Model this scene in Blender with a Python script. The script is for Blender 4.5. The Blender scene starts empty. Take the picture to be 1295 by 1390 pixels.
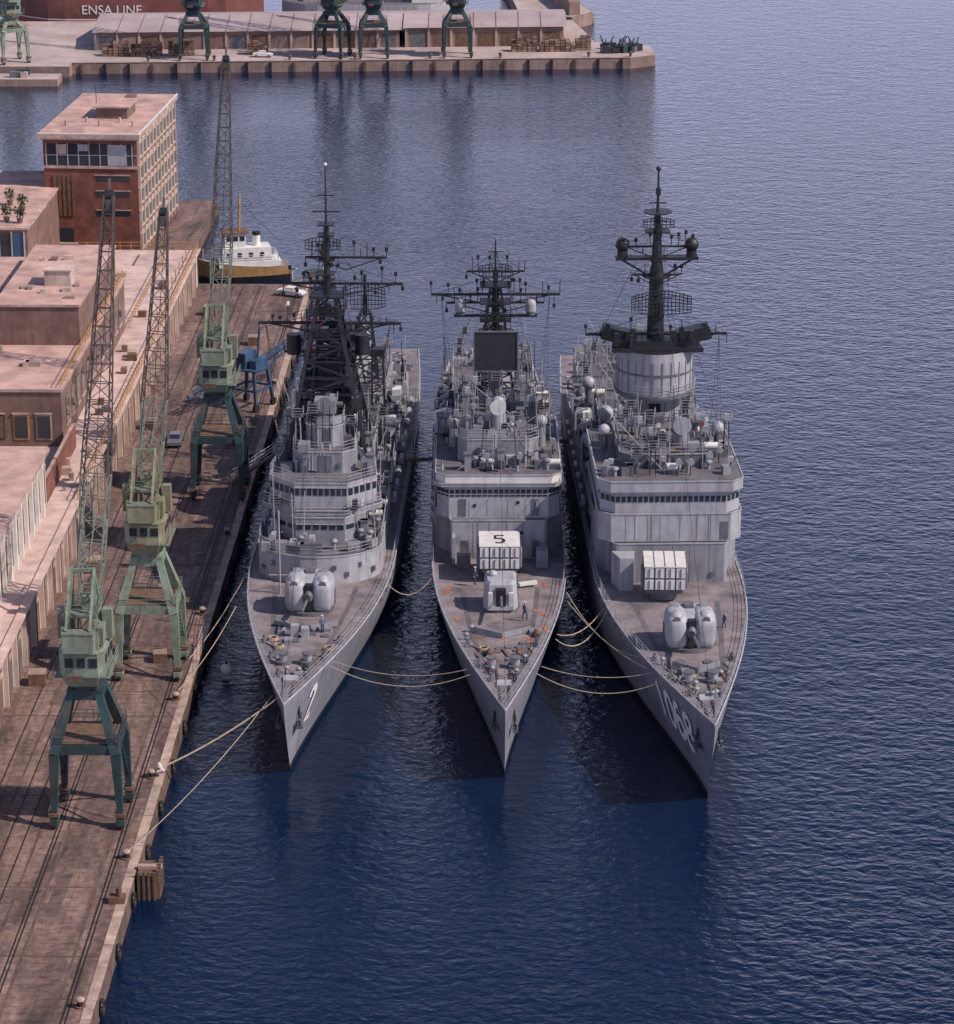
import bpy, math, random
from mathutils import Vector, Matrix
R = random.Random(7)
PI = math.pi
scene = bpy.context.scene
scene.view_settings.view_transform = 'Standard'
scene.view_settings.look = 'None'
scene.view_settings.exposure = 0

# ------------------------------------------------------------------ materials
def mat_new(name):
    m = bpy.data.materials.new(name); m.use_nodes = True
    nt = m.node_tree
    return m, nt, nt.nodes['Principled BSDF']

def paint(name, col, rough=0.55, var=0.18, scale=0.6, streak=0.0, metal=0.0, rust=0.0, tint=None):
    m, nt, b = mat_new(name)
    N, Lk = nt.nodes, nt.links
    tc = N.new('ShaderNodeTexCoord')
    n1 = N.new('ShaderNodeTexNoise'); n1.inputs['Scale'].default_value = scale; n1.inputs['Detail'].default_value = 8; n1.inputs['Roughness'].default_value = 0.65
    Lk.new(tc.outputs['Object'], n1.inputs['Vector'])
    cr = N.new('ShaderNodeValToRGB')
    t = tint or (1, 1, 1)
    cr.color_ramp.elements[0].position = 0.3; cr.color_ramp.elements[1].position = 0.72
    cr.color_ramp.elements[0].color = tuple(max(0, c*(1-var*1.6)) for c in col)+(1,)
    cr.color_ramp.elements[1].color = tuple(min(1, c*(1+var)*k) for c, k in zip(col, t))+(1,)
    Lk.new(n1.outputs['Fac'], cr.inputs['Fac'])
    out = cr.outputs['Color']
    if streak > 0 or rust > 0:
        mp = N.new('ShaderNodeMapping'); mp.inputs['Scale'].default_value = (1.8, 1.8, 0.16)
        Lk.new(tc.outputs['Object'], mp.inputs['Vector'])
        n2 = N.new('ShaderNodeTexNoise'); n2.inputs['Scale'].default_value = 1.0; n2.inputs['Detail'].default_value = 6
        Lk.new(mp.outputs['Vector'], n2.inputs['Vector'])
        r2 = N.new('ShaderNodeValToRGB'); r2.color_ramp.elements[0].position = 0.5; r2.color_ramp.elements[1].position = 0.72
        r2.color_ramp.elements[1].color = (streak if streak else rust,)*3+(1,)
        r2.color_ramp.elements[0].color = (0, 0, 0, 1)
        Lk.new(n2.outputs['Fac'], r2.inputs['Fac'])
        mx = N.new('ShaderNodeMixRGB'); mx.blend_type = 'MIX'
        Lk.new(r2.outputs['Color'], mx.inputs['Fac']); Lk.new(out, mx.inputs['Color1'])
        if rust > 0: mx.inputs['Color2'].default_value = (0.13, 0.06, 0.035, 1)
        else: mx.inputs['Color2'].default_value = (col[0]*0.5, col[1]*0.42, col[2]*0.36, 1)
        out = mx.outputs['Color']
    Lk.new(out, b.inputs['Base Color'])
    b.inputs['Roughness'].default_value = rough
    b.inputs['Metallic'].default_value = metal
    return m

GRAY = paint('haze_gray_paint', (0.255, 0.262, 0.295), 0.5, 0.18, 0.5, streak=0.6)
GRAYL = paint('light_gray_paint', (0.36, 0.363, 0.40), 0.5, 0.15, 0.6, streak=0.55)
GRAYM = paint('mid_gray_paint', (0.13, 0.133, 0.155), 0.5, 0.25, 0.8, streak=0.4)
HULL = paint('hull_gray_paint', (0.255, 0.265, 0.315), 0.45, 0.16, 0.25, streak=0.7)
DECK = paint('deck_paint', (0.205, 0.188, 0.20), 0.75, 0.36, 0.4, tint=(1.1, 1, 1))
DECKD = paint('upper_deck_paint', (0.13, 0.12, 0.135), 0.75, 0.3, 0.6)
BOOT = paint('boot_topping', (0.02, 0.02, 0.022), 0.5, 0.3, 0.5)
DARK = paint('mast_black_paint', (0.018, 0.018, 0.024), 0.5, 0.3, 1.0)
BLACK = paint('black_rubber', (0.012, 0.012, 0.013), 0.7, 0.3, 1.0)
WHITE = paint('white_paint', (0.66, 0.65, 0.63), 0.5, 0.1, 0.8, streak=0.25)
NUMW = paint('number_white_paint', (0.8, 0.8, 0.8), 0.5, 0.05, 0.8)
ORANGE = paint('primer_orange', (0.5, 0.13, 0.05), 0.7, 0.3, 1.2)
RED = paint('red_paint', (0.36, 0.05, 0.04), 0.6, 0.2, 1.0)
REDB = paint('rusty_red_hull', (0.17, 0.06, 0.05), 0.6, 0.3, 0.2)
ROPE = paint('rope_hemp', (0.44, 0.35, 0.26), 0.9, 0.2, 3.0)
TEAL = paint('teal_crane_paint', (0.02, 0.052, 0.06), 0.55, 0.3, 0.7, rust=0.6)
PALEG = paint('pale_green_paint', (0.19, 0.25, 0.19), 0.6, 0.28, 0.7, rust=0.7)
YELG = paint('yellow_green_paint', (0.22, 0.23, 0.145), 0.6, 0.28, 0.7, rust=0.7)
JIB = paint('jib_steel', (0.085, 0.072, 0.068), 0.6, 0.3, 0.6, rust=0.5)
JIBG = paint('jib_green_steel', (0.18, 0.215, 0.175), 0.6, 0.25, 0.6, rust=0.6)
BLUEC = paint('blue_crane_paint', (0.03, 0.085, 0.17), 0.5, 0.3, 0.7, rust=0.4)
YELLOW = paint('yellow_paint', (0.46, 0.25, 0.08), 0.6, 0.25, 1.0)
OCHRE = paint('ochre_tug_paint', (0.30, 0.17, 0.07), 0.6, 0.25, 1.0, streak=.4)
CREAM = paint('cream_plaster', (0.50, 0.40, 0.345), 0.85, 0.18, 0.4, streak=0.6)
BROWNW = paint('brown_plaster', (0.19, 0.115, 0.095), 0.85, 0.28, 0.4, streak=0.5)
ROOFP = paint('pink_roof_gravel', (0.49, 0.315, 0.275), 0.95, 0.28, 0.3)
ROOFQ = paint('terrace_paving', (0.56, 0.41, 0.37), 0.9, 0.26, 0.35)
STONE = paint('coping_stone', (0.42, 0.31, 0.26), 0.85, 0.35, 0.5)
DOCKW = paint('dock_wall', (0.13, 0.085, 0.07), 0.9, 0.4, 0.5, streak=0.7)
STAIN = paint('old_asphalt_patch', (0.135, 0.09, 0.08), 0.8, 0.4, 0.8)
FARC = paint('far_pier_concrete', (0.42, 0.335, 0.32), 0.9, 0.22, 0.12)
FARW = paint('far_pier_wall', (0.27, 0.19, 0.165), 0.9, 0.3, 0.15, streak=0.6)
FARR = paint('far_shed_roof', (0.36, 0.29, 0.30), 0.85, 0.2, 0.1)
FARB = paint('far_shed_wall', (0.27, 0.18, 0.145), 0.9, 0.25, 0.15, streak=0.4)
WOOD = paint('old_timber', (0.15, 0.085, 0.055), 0.85, 0.35, 1.2)
GREENP = paint('leaf_green', (0.05, 0.08, 0.03), 0.7, 0.5, 4.0)
SKIN = paint('skin', (0.45, 0.25, 0.17), 0.6, 0.05)
NAVY = paint('navy_cloth', (0.03, 0.04, 0.09), 0.9, 0.2, 4)
DENIM = paint('denim_cloth', (0.09, 0.13, 0.22), 0.9, 0.2, 4)
KHAKI = paint('khaki_cloth', (0.38, 0.30, 0.19), 0.9, 0.2, 4)
HAIR = paint('hair', (0.03, 0.02, 0.015), 0.8, 0.2, 4)
CHROME = paint('steel_trim', (0.4, 0.4, 0.4), 0.3, 0.05, 1, metal=0.9)
CARW = paint('car_gray_paint', (0.13, 0.13, 0.15), 0.25, 0.05, 1)

m, nt, b = mat_new('window_glass'); GLASS = m
b.inputs['Base Color'].default_value = (0.02, 0.028, 0.04, 1); b.inputs['Roughness'].default_value = 0.12

def brickmat():
    m, nt, b = mat_new('red_brick'); N, Lk = nt.nodes, nt.links
    tc = N.new('ShaderNodeTexCoord')
    sp = N.new('ShaderNodeSeparateXYZ'); cb = N.new('ShaderNodeCombineXYZ'); ad = N.new('ShaderNodeMath')
    Lk.new(tc.outputs['Object'], sp.inputs[0]); Lk.new(sp.outputs[0], ad.inputs[0]); Lk.new(sp.outputs[1], ad.inputs[1])
    Lk.new(ad.outputs[0], cb.inputs[0]); Lk.new(sp.outputs[2], cb.inputs[1])
    br = N.new('ShaderNodeTexBrick'); br.inputs['Scale'].default_value = 2.2
    br.inputs['Color1'].default_value = (0.26, 0.08, 0.055, 1); br.inputs['Color2'].default_value = (0.18, 0.055, 0.042, 1)
    br.inputs['Mortar'].default_value = (0.19, 0.11, 0.09, 1); br.inputs['Mortar Size'].default_value = 0.02
    Lk.new(cb.outputs[0], br.inputs['Vector'])
    n1 = N.new('ShaderNodeTexNoise'); n1.inputs['Scale'].default_value = 0.5; n1.inputs['Detail'].default_value = 6; Lk.new(tc.outputs['Object'], n1.inputs['Vector'])
    cr = N.new('ShaderNodeValToRGB'); cr.color_ramp.elements[0].position = .35; cr.color_ramp.elements[0].color = (.55, .55, .55, 1); cr.color_ramp.elements[1].position = .65
    Lk.new(n1.outputs['Fac'], cr.inputs['Fac'])
    mx = N.new('ShaderNodeMixRGB'); mx.blend_type = 'MULTIPLY'; mx.inputs['Fac'].default_value = 1
    Lk.new(br.outputs['Color'], mx.inputs['Color1']); Lk.new(cr.outputs['Color'], mx.inputs['Color2'])
    Lk.new(mx.outputs['Color'], b.inputs['Base Color'])
    b.inputs['Roughness'].default_value = 0.9
    return m
BRICK = brickmat()

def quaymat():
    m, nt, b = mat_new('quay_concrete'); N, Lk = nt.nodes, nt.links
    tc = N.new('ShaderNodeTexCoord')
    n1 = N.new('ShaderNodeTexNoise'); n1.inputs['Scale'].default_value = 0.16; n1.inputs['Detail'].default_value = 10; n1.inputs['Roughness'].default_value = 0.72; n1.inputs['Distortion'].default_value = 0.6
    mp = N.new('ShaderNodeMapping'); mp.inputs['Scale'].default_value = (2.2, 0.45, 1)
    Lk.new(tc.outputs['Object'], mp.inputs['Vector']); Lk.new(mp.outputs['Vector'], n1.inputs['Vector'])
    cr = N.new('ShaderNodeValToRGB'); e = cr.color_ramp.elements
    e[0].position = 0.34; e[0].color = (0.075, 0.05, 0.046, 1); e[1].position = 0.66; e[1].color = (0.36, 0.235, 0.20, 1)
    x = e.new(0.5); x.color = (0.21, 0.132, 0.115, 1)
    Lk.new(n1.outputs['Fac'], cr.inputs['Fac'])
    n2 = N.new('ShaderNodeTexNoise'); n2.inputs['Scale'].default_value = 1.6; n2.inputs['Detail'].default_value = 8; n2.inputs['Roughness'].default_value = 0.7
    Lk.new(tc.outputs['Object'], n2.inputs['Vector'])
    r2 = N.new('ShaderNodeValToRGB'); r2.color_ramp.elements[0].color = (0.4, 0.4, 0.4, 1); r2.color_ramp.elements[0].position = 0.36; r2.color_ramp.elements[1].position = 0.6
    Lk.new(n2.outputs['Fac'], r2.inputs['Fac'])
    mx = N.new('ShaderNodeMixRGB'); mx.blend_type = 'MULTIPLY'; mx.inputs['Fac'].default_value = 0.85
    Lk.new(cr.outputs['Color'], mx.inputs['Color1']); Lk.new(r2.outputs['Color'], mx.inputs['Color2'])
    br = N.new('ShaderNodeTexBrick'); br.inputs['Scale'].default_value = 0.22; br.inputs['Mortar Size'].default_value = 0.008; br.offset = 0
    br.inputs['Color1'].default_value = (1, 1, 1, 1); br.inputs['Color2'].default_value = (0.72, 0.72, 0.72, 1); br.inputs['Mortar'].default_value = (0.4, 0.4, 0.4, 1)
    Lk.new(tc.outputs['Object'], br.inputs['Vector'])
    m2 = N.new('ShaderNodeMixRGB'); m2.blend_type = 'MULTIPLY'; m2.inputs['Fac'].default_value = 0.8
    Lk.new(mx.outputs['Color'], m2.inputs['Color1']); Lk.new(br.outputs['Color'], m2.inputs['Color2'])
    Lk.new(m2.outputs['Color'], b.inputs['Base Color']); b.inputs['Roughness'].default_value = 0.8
    return m
QUAY = quaymat()

def watermat():
    m, nt, b = mat_new('harbour_water'); N, Lk = nt.nodes, nt.links
    geo = N.new('ShaderNodeNewGeometry')
    mp = N.new('ShaderNodeMapping'); mp.inputs['Scale'].default_value = (0.7, 1.0, 1); mp.inputs['Rotation'].default_value = (0, 0, 0.5)
    Lk.new(geo.outputs['Position'], mp.inputs['Vector'])
    n1 = N.new('ShaderNodeTexNoise'); n1.inputs['Scale'].default_value = 1.15; n1.inputs['Detail'].default_value = 4; n1.inputs['Roughness'].default_value = 0.5; n1.inputs['Distortion'].default_value = 0.5
    Lk.new(mp.outputs['Vector'], n1.inputs['Vector'])
    n0 = N.new('ShaderNodeTexNoise'); n0.inputs['Scale'].default_value = 0.3; n0.inputs['Detail'].default_value = 3
    Lk.new(mp.outputs['Vector'], n0.inputs['Vector'])
    # wind patches and the sheltered basin beside the quay (rougher water towards open harbour, +X)
    n2 = N.new('ShaderNodeTexNoise'); n2.inputs['Scale'].default_value = 0.014; n2.inputs['Detail'].default_value = 5
    Lk.new(geo.outputs['Position'], n2.inputs['Vector'])
    mr = N.new('ShaderNodeMapRange'); mr.inputs['From Min'].default_value = 0.38; mr.inputs['From Max'].default_value = 0.62; mr.inputs['To Min'].default_value = 0.55; mr.inputs['To Max'].default_value = 1.0
    Lk.new(n2.outputs['Fac'], mr.inputs['Value'])
    sx = N.new('ShaderNodeSeparateXYZ'); Lk.new(geo.outputs['Position'], sx.inputs[0])
    m2 = N.new('ShaderNodeMapRange'); m2.interpolation_type = 'SMOOTHSTEP'; m2.inputs['From Min'].default_value = 8; m2.inputs['From Max'].default_value = 42; m2.inputs['To Min'].default_value = 0.55; m2.inputs['To Max'].default_value = 1.0
    Lk.new(sx.outputs[0], m2.inputs['Value'])
    mu = N.new('ShaderNodeMath'); mu.operation = 'MULTIPLY'; Lk.new(mr.outputs['Result'], mu.inputs[0]); Lk.new(m2.outputs['Result'], mu.inputs[1])
    b0 = N.new('ShaderNodeBump'); b0.inputs['Distance'].default_value = 0.30
    Lk.new(mu.outputs[0], b0.inputs['Strength']); Lk.new(n0.outputs['Fac'], b0.inputs['Height'])
    b1 = N.new('ShaderNodeBump'); b1.inputs['Distance'].default_value = 0.31
    Lk.new(mu.outputs[0], b1.inputs['Strength']); Lk.new(n1.outputs['Fac'], b1.inputs['Height']); Lk.new(b0.outputs['Normal'], b1.inputs['Normal'])
    Lk.new(b1.outputs['Normal'], b.inputs['Normal'])
    b.inputs['Base Color'].default_value = (0.0018, 0.0095, 0.034, 1)
    b.inputs['Roughness'].default_value = 0.04; b.inputs['IOR'].default_value = 1.333
    return m
WATER = watermat()

# ------------------------------------------------------------------ mesh builder
class MB:
    def __init__(s): s.v = []; s.f = []; s.m = []; s.sm = []; s.mats = []
    def add(s, vs, fs, mat, smooth=False, mlist=None):
        o = len(s.v); s.v += [tuple(v) for v in vs]
        for i, f in enumerate(fs):
            mm = mlist[i] if mlist else mat
            if mm not in s.mats: s.mats.append(mm)
            s.f.append([o+k for k in f]); s.m.append(s.mats.index(mm)); s.sm.append(smooth)
    def bx(s, x0, x1, y0, y1, z0, z1, mat, top=None):
        vs = [(x0, y0, z0), (x1, y0, z0), (x1, y1, z0), (x0, y1, z0), (x0, y0, z1), (x1, y0, z1), (x1, y1, z1), (x0, y1, z1)]
        fs = [(0, 3, 2, 1), (4, 5, 6, 7), (0, 1, 5, 4), (1, 2, 6, 5), (2, 3, 7, 6), (3, 0, 4, 7)]
        s.add(vs, fs, mat, mlist=[mat, top or mat, mat, mat, mat, mat])
    def box(s, c, d, mat, rz=0, rx=0, ry=0, top=None):
        M = Matrix.Translation(c) @ Matrix.Rotation(rz, 4, 'Z') @ Matrix.Rotation(ry, 4, 'Y') @ Matrix.Rotation(rx, 4, 'X')
        hx, hy, hz = d[0]/2, d[1]/2, d[2]/2
        vs = [M @ Vector(p) for p in [(-hx, -hy, -hz), (hx, -hy, -hz), (hx, hy, -hz), (-hx, hy, -hz), (-hx, -hy, hz), (hx, -hy, hz), (hx, hy, hz), (-hx, hy, hz)]]
        fs = [(0, 3, 2, 1), (4, 5, 6, 7), (0, 1, 5, 4), (1, 2, 6, 5), (2, 3, 7, 6), (3, 0, 4, 7)]
        s.add(vs, fs, mat, mlist=[mat, top or mat, mat, mat, mat, mat])
    def cyl(s, p0, p1, r0, mat, r1=None, n=8, cap=True, smooth=None, capmat=None):
        p0, p1 = Vector(p0), Vector(p1); r1 = r0 if r1 is None else r1
        d = (p1-p0)
        if d.length < 1e-6: return
        d.normalize()
        a = Vector((1, 0, 0)) if abs(d.x) < 0.9 else Vector((0, 1, 0))
        u = d.cross(a).normalized(); w = d.cross(u)
        off = PI/4 if n == 4 else 0
        vs = []
        for p, r in ((p0, r0), (p1, r1)):
            for i in range(n):
                t = 2*PI*i/n+off; vs.append(p+u*(r*math.cos(t))+w*(r*math.sin(t)))
        fs = [(i, (i+1) % n, n+(i+1) % n, n+i) for i in range(n)]
        s.add(vs, fs, mat, smooth=(n > 6) if smooth is None else smooth)
        if cap:
            s.add(vs[:n], [tuple(range(n))[::-1]], mat); s.add(vs[n:], [tuple(range(n))], capmat or mat)
    def beam(s, p0, p1, w, mat): s.cyl(p0, p1, w*0.7071, mat, n=4, smooth=False)
    def sph(s, c, r, mat, e=1.0, n=14, k=9, zmin=-1.0):
        rx, ry, rz = (r, r, r) if not hasattr(r, '__len__') else r
        def P(x): return math.copysign(abs(x)**e, x)
        vs = []
        t0 = math.asin(zmin)
        for j in range(k+1):
            ph = t0+(PI/2-t0)*j/k
            for i in range(n):
                th = 2*PI*i/n
                vs.append((c[0]+rx*P(math.cos(ph))*P(math.cos(th)), c[1]+ry*P(math.cos(ph))*P(math.sin(th)), c[2]+rz*P(math.sin(ph))))
        fs = [(j*n+i, j*n+(i+1) % n, (j+1)*n+(i+1) % n, (j+1)*n+i) for j in range(k) for i in range(n)]
        s.add(vs, fs, mat, smooth=True)
    def prism(s, poly, z0, z1, mat, top=None, tpoly=None):
        n = len(poly); tp = tpoly or poly
        vs = [(p[0], p[1], z0) for p in poly]+[(p[0], p[1], z1) for p in tp]
        fs = [(i, (i+1) % n, n+(i+1) % n, n+i) for i in range(n)]
        s.add(vs, fs, mat)
        s.add(vs[n:], [tuple(range(n))], top or mat)
        s.add(vs[:n], [tuple(range(n))[::-1]], mat)
    def lattice(s, a, b, wa, wb, n, r, mat, rd=None):
        a, b = Vector(a), Vector(b); d = (b-a).normalized()
        u = Vector((1, 0, 0)); u = (u-d*u.dot(d)).normalized(); w = d.cross(u)
        rd = rd or r*0.6
        prev = None
        for i in range(n+1):
            t = i/n; c = a.lerp(b, t); h = (wa+(wb-wa)*t)/2
            q = [c+u*h+w*h, c-u*h+w*h, c-u*h-w*h, c+u*h-w*h]
            for k in range(4): s.cyl(q[k], q[(k+1) % 4], rd, mat, n=4, cap=False)
            if prev:
                for k in range(4):
                    s.cyl(prev[k], q[k], r, mat, n=4, cap=False)
                    if i % 2: s.cyl(prev[k], q[(k+1) % 4], rd, mat, n=4, cap=False)
                    else: s.cyl(prev[(k+1) % 4], q[k], rd, mat, n=4, cap=False)
            prev = q
    def rail(s, pts, mat, h=1.05, step=2.0, wires=3, r=0.028):
        for a, b in zip(pts[:-1], pts[1:]):
            a, b = Vector(a), Vector(b); L = (b-a).length; n = max(1, int(L/step))
            for i in range(n+1):
                p = a.lerp(b, i/n); s.cyl(p, p+Vector((0, 0, h)), r*1.25, mat, n=4, cap=False)
            for k in range(wires):
                z = Vector((0, 0, h*(k+1)/wires)); s.cyl(a+z, b+z, r, mat, n=4, cap=False)

class Group:
    def __init__(s, name, loc=(0, 0, 0), rz=0):
        s.e = bpy.data.objects.new(name, None); scene.collection.objects.link(s.e)
        s.e.location = loc; s.e.rotation_euler = (0, 0, rz); s.parts = {}
        s.e.empty_display_size = 1
    def part(s, n):
        if n not in s.parts: s.parts[n] = MB()
        return s.parts[n]
    def done(s):
        for n, mb in s.parts.items():
            if not mb.v: continue
            o = mk_obj(n, mb); o.parent = s.e
def mk_obj(n, mb):
    me = bpy.data.meshes.new(n); me.from_pydata(mb.v, [], mb.f)
    for mt in mb.mats: me.materials.append(mt)
    me.polygons.foreach_set('material_index', mb.m); me.polygons.foreach_set('use_smooth', mb.sm)
    me.update()
    o = bpy.data.objects.new(n, me); scene.collection.objects.link(o)
    return o

# ------------------------------------------------------------------ digits as ribbons
def arc(cx, cy, rx, ry, a0, a1, n=10): return [(cx+rx*math.cos(math.radians(a0+(a1-a0)*i/n)), cy+ry*math.sin(math.radians(a0+(a1-a0)*i/n))) for i in range(n+1)]
DIG = {
 '1': [[(0.2, 1.25), (0.5, 1.6), (0.5, 1.2), (0.5, 0.8), (0.5, .4), (0.5, 0)]],
 '0': [arc(0.5, 0.8, 0.42, 0.75, 0, 360, 20)],
 '6': [arc(0.5, 0.48, 0.42, 0.44, 0, 360, 16), [(0.13, 0.55), (0.13, 0.9)]+arc(0.52, 1.0, 0.39, 0.56, 180, 60, 6)],
 '8': [arc(0.5, 0.42, 0.42, 0.40, 0, 360, 16), arc(0.5, 1.2, 0.36, 0.36, 0, 360, 16)],
 '5': [[(0.85, 1.55), (0.18, 1.55), (0.15, 0.92)]+arc(0.45, 0.52, 0.42, 0.46, 110, -130, 12)],
 '2': [arc(0.5, 1.15, 0.38, 0.42, 170, -35, 10)+[(0.1, 0.05), (0.92, 0.05)]],
}
def digit(mb, ch, fmap, mat, w=0.2):
    for li, pl in enumerate(DIG[ch]):
        closed = (abs(pl[0][0]-pl[-1][0])+abs(pl[0][1]-pl[-1][1])) < 1e-4
        n = len(pl); vs = []
        for i, p in enumerate(pl):
            a = pl[i-1] if i > 0 else (pl[-2] if closed else p)
            b_ = pl[i+1] if i < n-1 else (pl[1] if closed else p)
            dx, dy = b_[0]-a[0], b_[1]-a[1]; l = math.hypot(dx, dy) or 1
            nx, ny = -dy/l*w/2, dx/l*w/2
            vs += [fmap(p[0]+nx, p[1]+ny, li), fmap(p[0]-nx, p[1]-ny, li)]
        mb.add(vs, [(2*i, 2*i+1, 2*i+3, 2*i+2) for i in range(n-1)], mat)

# ------------------------------------------------------------------ ship kit
class Ship:
    def __init__(s, name, loc, rz, L, B, zb, zm, zs, ovh=5, full=56):
        s.g = Group(name, loc, rz); s.L, s.B, s.zb, s.zm, s.zs, s.ovh, s.full = L, B, zb, zm, zs, ovh, full
    def zd(s, y):
        t = y/s.L
        if t < 0.4: return s.zm+(s.zb-s.zm)*(1-t/0.4)**1.7
        return s.zm+(s.zs-s.zm)*((t-0.4)/0.6)
    def w(s, k, y):
        y0 = s.ovh*(1-max(k, 0))**1.2; u = max(0, y-y0); Lk = s.full-(s.full-46)*max(0, k)
        f = math.sin(min(1, u/Lk)*PI/2)**(1+0.28*(1-max(k, 0)))
        t = y/s.L
        if t > 0.65: f *= 1-0.22*((t-0.65)/0.35)**2
        return s.B/2*f*(0.96+0.04*k)
    def hull(s):
        h = s.g.part('hull'); ks = [-0.25, 0, 0.08, 0.2, 0.3, 0.4, 0.5, 0.6, 0.7, 0.8, 0.9, 1.0]; n = 70
        for side in (-1, 1):
            vs = []
            for i in range(n+1):
                t = (i/n)**1.6
                for k in ks:
                    y0 = s.ovh*(1-max(k, 0))**1.2; y = y0+t*(s.L-y0)
                    vs.append((side*s.w(k, y), y, s.zd(y)*k))
            m_ = len(ks); fs = []; ml = []
            for i in range(n):
                for j in range(m_-1):
                    q = (i*m_+j, (i+1)*m_+j, (i+1)*m_+j+1, i*m_+j+1)
                    fs.append(q if side > 0 else q[::-1]); ml.append(BOOT if j < 2 else HULL)
            h.add(vs, fs, HULL, smooth=True, mlist=ml)
        vs = []
        for k in ks:
            vs += [(-s.w(k, s.L), s.L, s.zd(s.L)*k), (s.w(k, s.L), s.L, s.zd(s.L)*k)]
        h.add(vs, [(2*j, 2*j+2, 2*j+3, 2*j+1) for j in range(len(ks)-1)], HULL)
        d = s.g.part('main_deck'); vs = []
        for i in range(n+1):
            y = s.L*(i/n)**1.6; w = s.w(1, y); z = s.zd(y)
            vs += [(-w, y, z), (w, y, z)]
        d.add(vs, [(2*i, 2*i+1, 2*i+3, 2*i+2) for i in range(n)], DECK)
        e = s.g.part('deck_edge_and_lifelines')
        for side in (-1, 1):
            pts = []
            for i in range(46):
                y = s.L*(i/45)**1.25; pts.append(Vector((side*(s.w(1, y)-0.02), y, s.zd(y)+0.04)))
            for a, b_ in zip(pts[:-1], pts[1:]): e.cyl(a, b_, 0.09, GRAYL, n=6)
            pts = [Vector((side*(s.w(1, y)-0.12), y, s.zd(y))) for y in [1.2+i*2.1 for i in range(int((s.L-3)/2.1))]]
            for a, b_ in zip(pts[:-1], pts[1:]):
                e.cyl(a, a+Vector((0, 0, 1.1)), 0.04, GRAYL, n=4, cap=False)
                for hz in (0.38, 0.75, 1.1): e.cyl(a+Vector((0, 0, hz)), b_+Vector((0, 0, hz)), 0.022, GRAYL, n=4, cap=False)
            for i in range(30):
                y = 30+i*3.1
                if R.random() < .6: e.box((side*(s.w(1, y)+.03), y, s.zd(y)-.35), (.12, .5, .3), GRAYM)
    def hp(s, side, y, z, off=0.05):
        zd = s.zd(y); k = z/zd; w = s.w(k, y)
        w2 = s.w(min(1, k+0.03), y); wy = s.w(k, y+0.3)
        tz = Vector((side*(w2-w), 0, 0.03*zd)); ty = Vector((side*(wy-w), 0.3, 0))
        nrm = ty.cross(tz)
        if nrm.x*side < 0: nrm = -nrm
        return Vector((side*w, y, z))+nrm.normalized()*off
    def number(s, side, txt, ystart, zc, hgt, sp):
        p = s.g.part('hull_number'); sc = hgt/1.6
        for i, ch in enumerate(txt):
            if side < 0:
                y0 = ystart - i*sp
                f = lambda u, v, li, y0=y0: s.hp(side, y0-u*sc*1.1, zc+(v-0.8)*sc, 0.10+0.02*li)
            else:
                y0 = ystart + i*sp
                f = lambda u, v, li, y0=y0: s.hp(side, y0+u*sc*1.1, zc+(v-0.8)*sc, 0.10+0.02*li)
            digit(p, ch, f, NUMW, 0.32)
    def forecastle(s, gun_y):
        p = s.g.part('forecastle_fittings')
        for sx in (-1, 1):
            for i in range(26):
                y = 2.5+i*0.36; z = s.zd(y)
                p.box((sx*(0.35+i*0.012), y, z+0.09), (0.16, 0.3, 0.1), BLACK if i % 2 else GRAYM, rz=0.1*sx)
            for y in (4.2, 8.5, 13.5, 18.5):
                w = s.w(1, y)-0.8
                if w < 0.5: continue
                z = s.zd(y)
                for dy in (-0.4, 0.4):
                    p.cyl((sx*w, y+dy, z), (sx*w, y+dy, z+0.55), 0.17, GRAYM, n=8)
                p.box((sx*w, y, z+0.06), (0.5, 1.4, 0.12), GRAYM)
            y = 12; z = s.zd(y)
            p.cyl((sx*1.1, y, z), (sx*1.1, y, z+0.35), 0.75, GRAYM, n=12)
            p.cyl((sx*1.1, y, z+0.35), (sx*1.1, y, z+1.0), 0.38, GRAYL, r1=0.45, n=12)
            p.cyl((sx*1.1, y, z+1.0), (sx*1.1, y, z+1.1), 0.55, GRAYM, n=12)
            for q_ in range(7):
                y = R.uniform(6, gun_y-3.5); w = s.w(1, y)-0.9; x = sx*R.uniform(w*0.35, w); z = s.zd(y)
                t = R.random()
                if t < 0.25: p.cyl((x, y, z), (x, y, z+0.6), 0.15, GRAY, n=8); p.sph((x, y, z+0.6), (0.3, 0.3, 0.18), GRAY, n=8, k=4)
                elif t < 0.5: p.box((x, y, z+0.2), (0.7, 1.0, 0.4), GRAY)
                elif t < 0.7: p.box((x, y, z+0.12), (0.5, 0.9, 0.24), DARK, rz=R.uniform(0, 1))
                elif t < 0.8: p.cyl((x, y-.6, z+.3), (x, y+.6, z+.3), .25, WOOD, n=10)
                elif q_ < 4:
                    for q in range(3):
                        for a in range(10):
                            r_ = 0.5-q*0.05
                            p.cyl((x+r_*math.cos(a*.628), y+r_*math.sin(a*.628), z+0.1+q*0.1), (x+r_*math.cos((a+1)*.628), y+r_*math.sin((a+1)*.628), z+0.1+q*0.1), 0.05, ROPE, n=5, cap=False)
            yy = R.uniform(8, 12); px = sx*(s.w(1, yy)-1.0); pr = Vector((px, yy, s.zd(yy)+.07))
            for q in range(16):
                yn = yy+(q+1)*.55; xn = sx*(s.w(1, yn)-1.2-.35*math.sin(q*.9)); nx_ = Vector((xn, yn, s.zd(yn)+.07)); p.cyl(pr, nx_, .05, WOOD if sx > 0 else BLACK, n=5, cap=False); pr = nx_
            a = s.hp(sx, 5.2, s.zd(5)*0.66, 0.15)
            p.cyl(a+Vector((0, 0, 0.9)), a+Vector((sx*0.1, -0.2, -0.7)), 0.13, BOOT, n=6)
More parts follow.
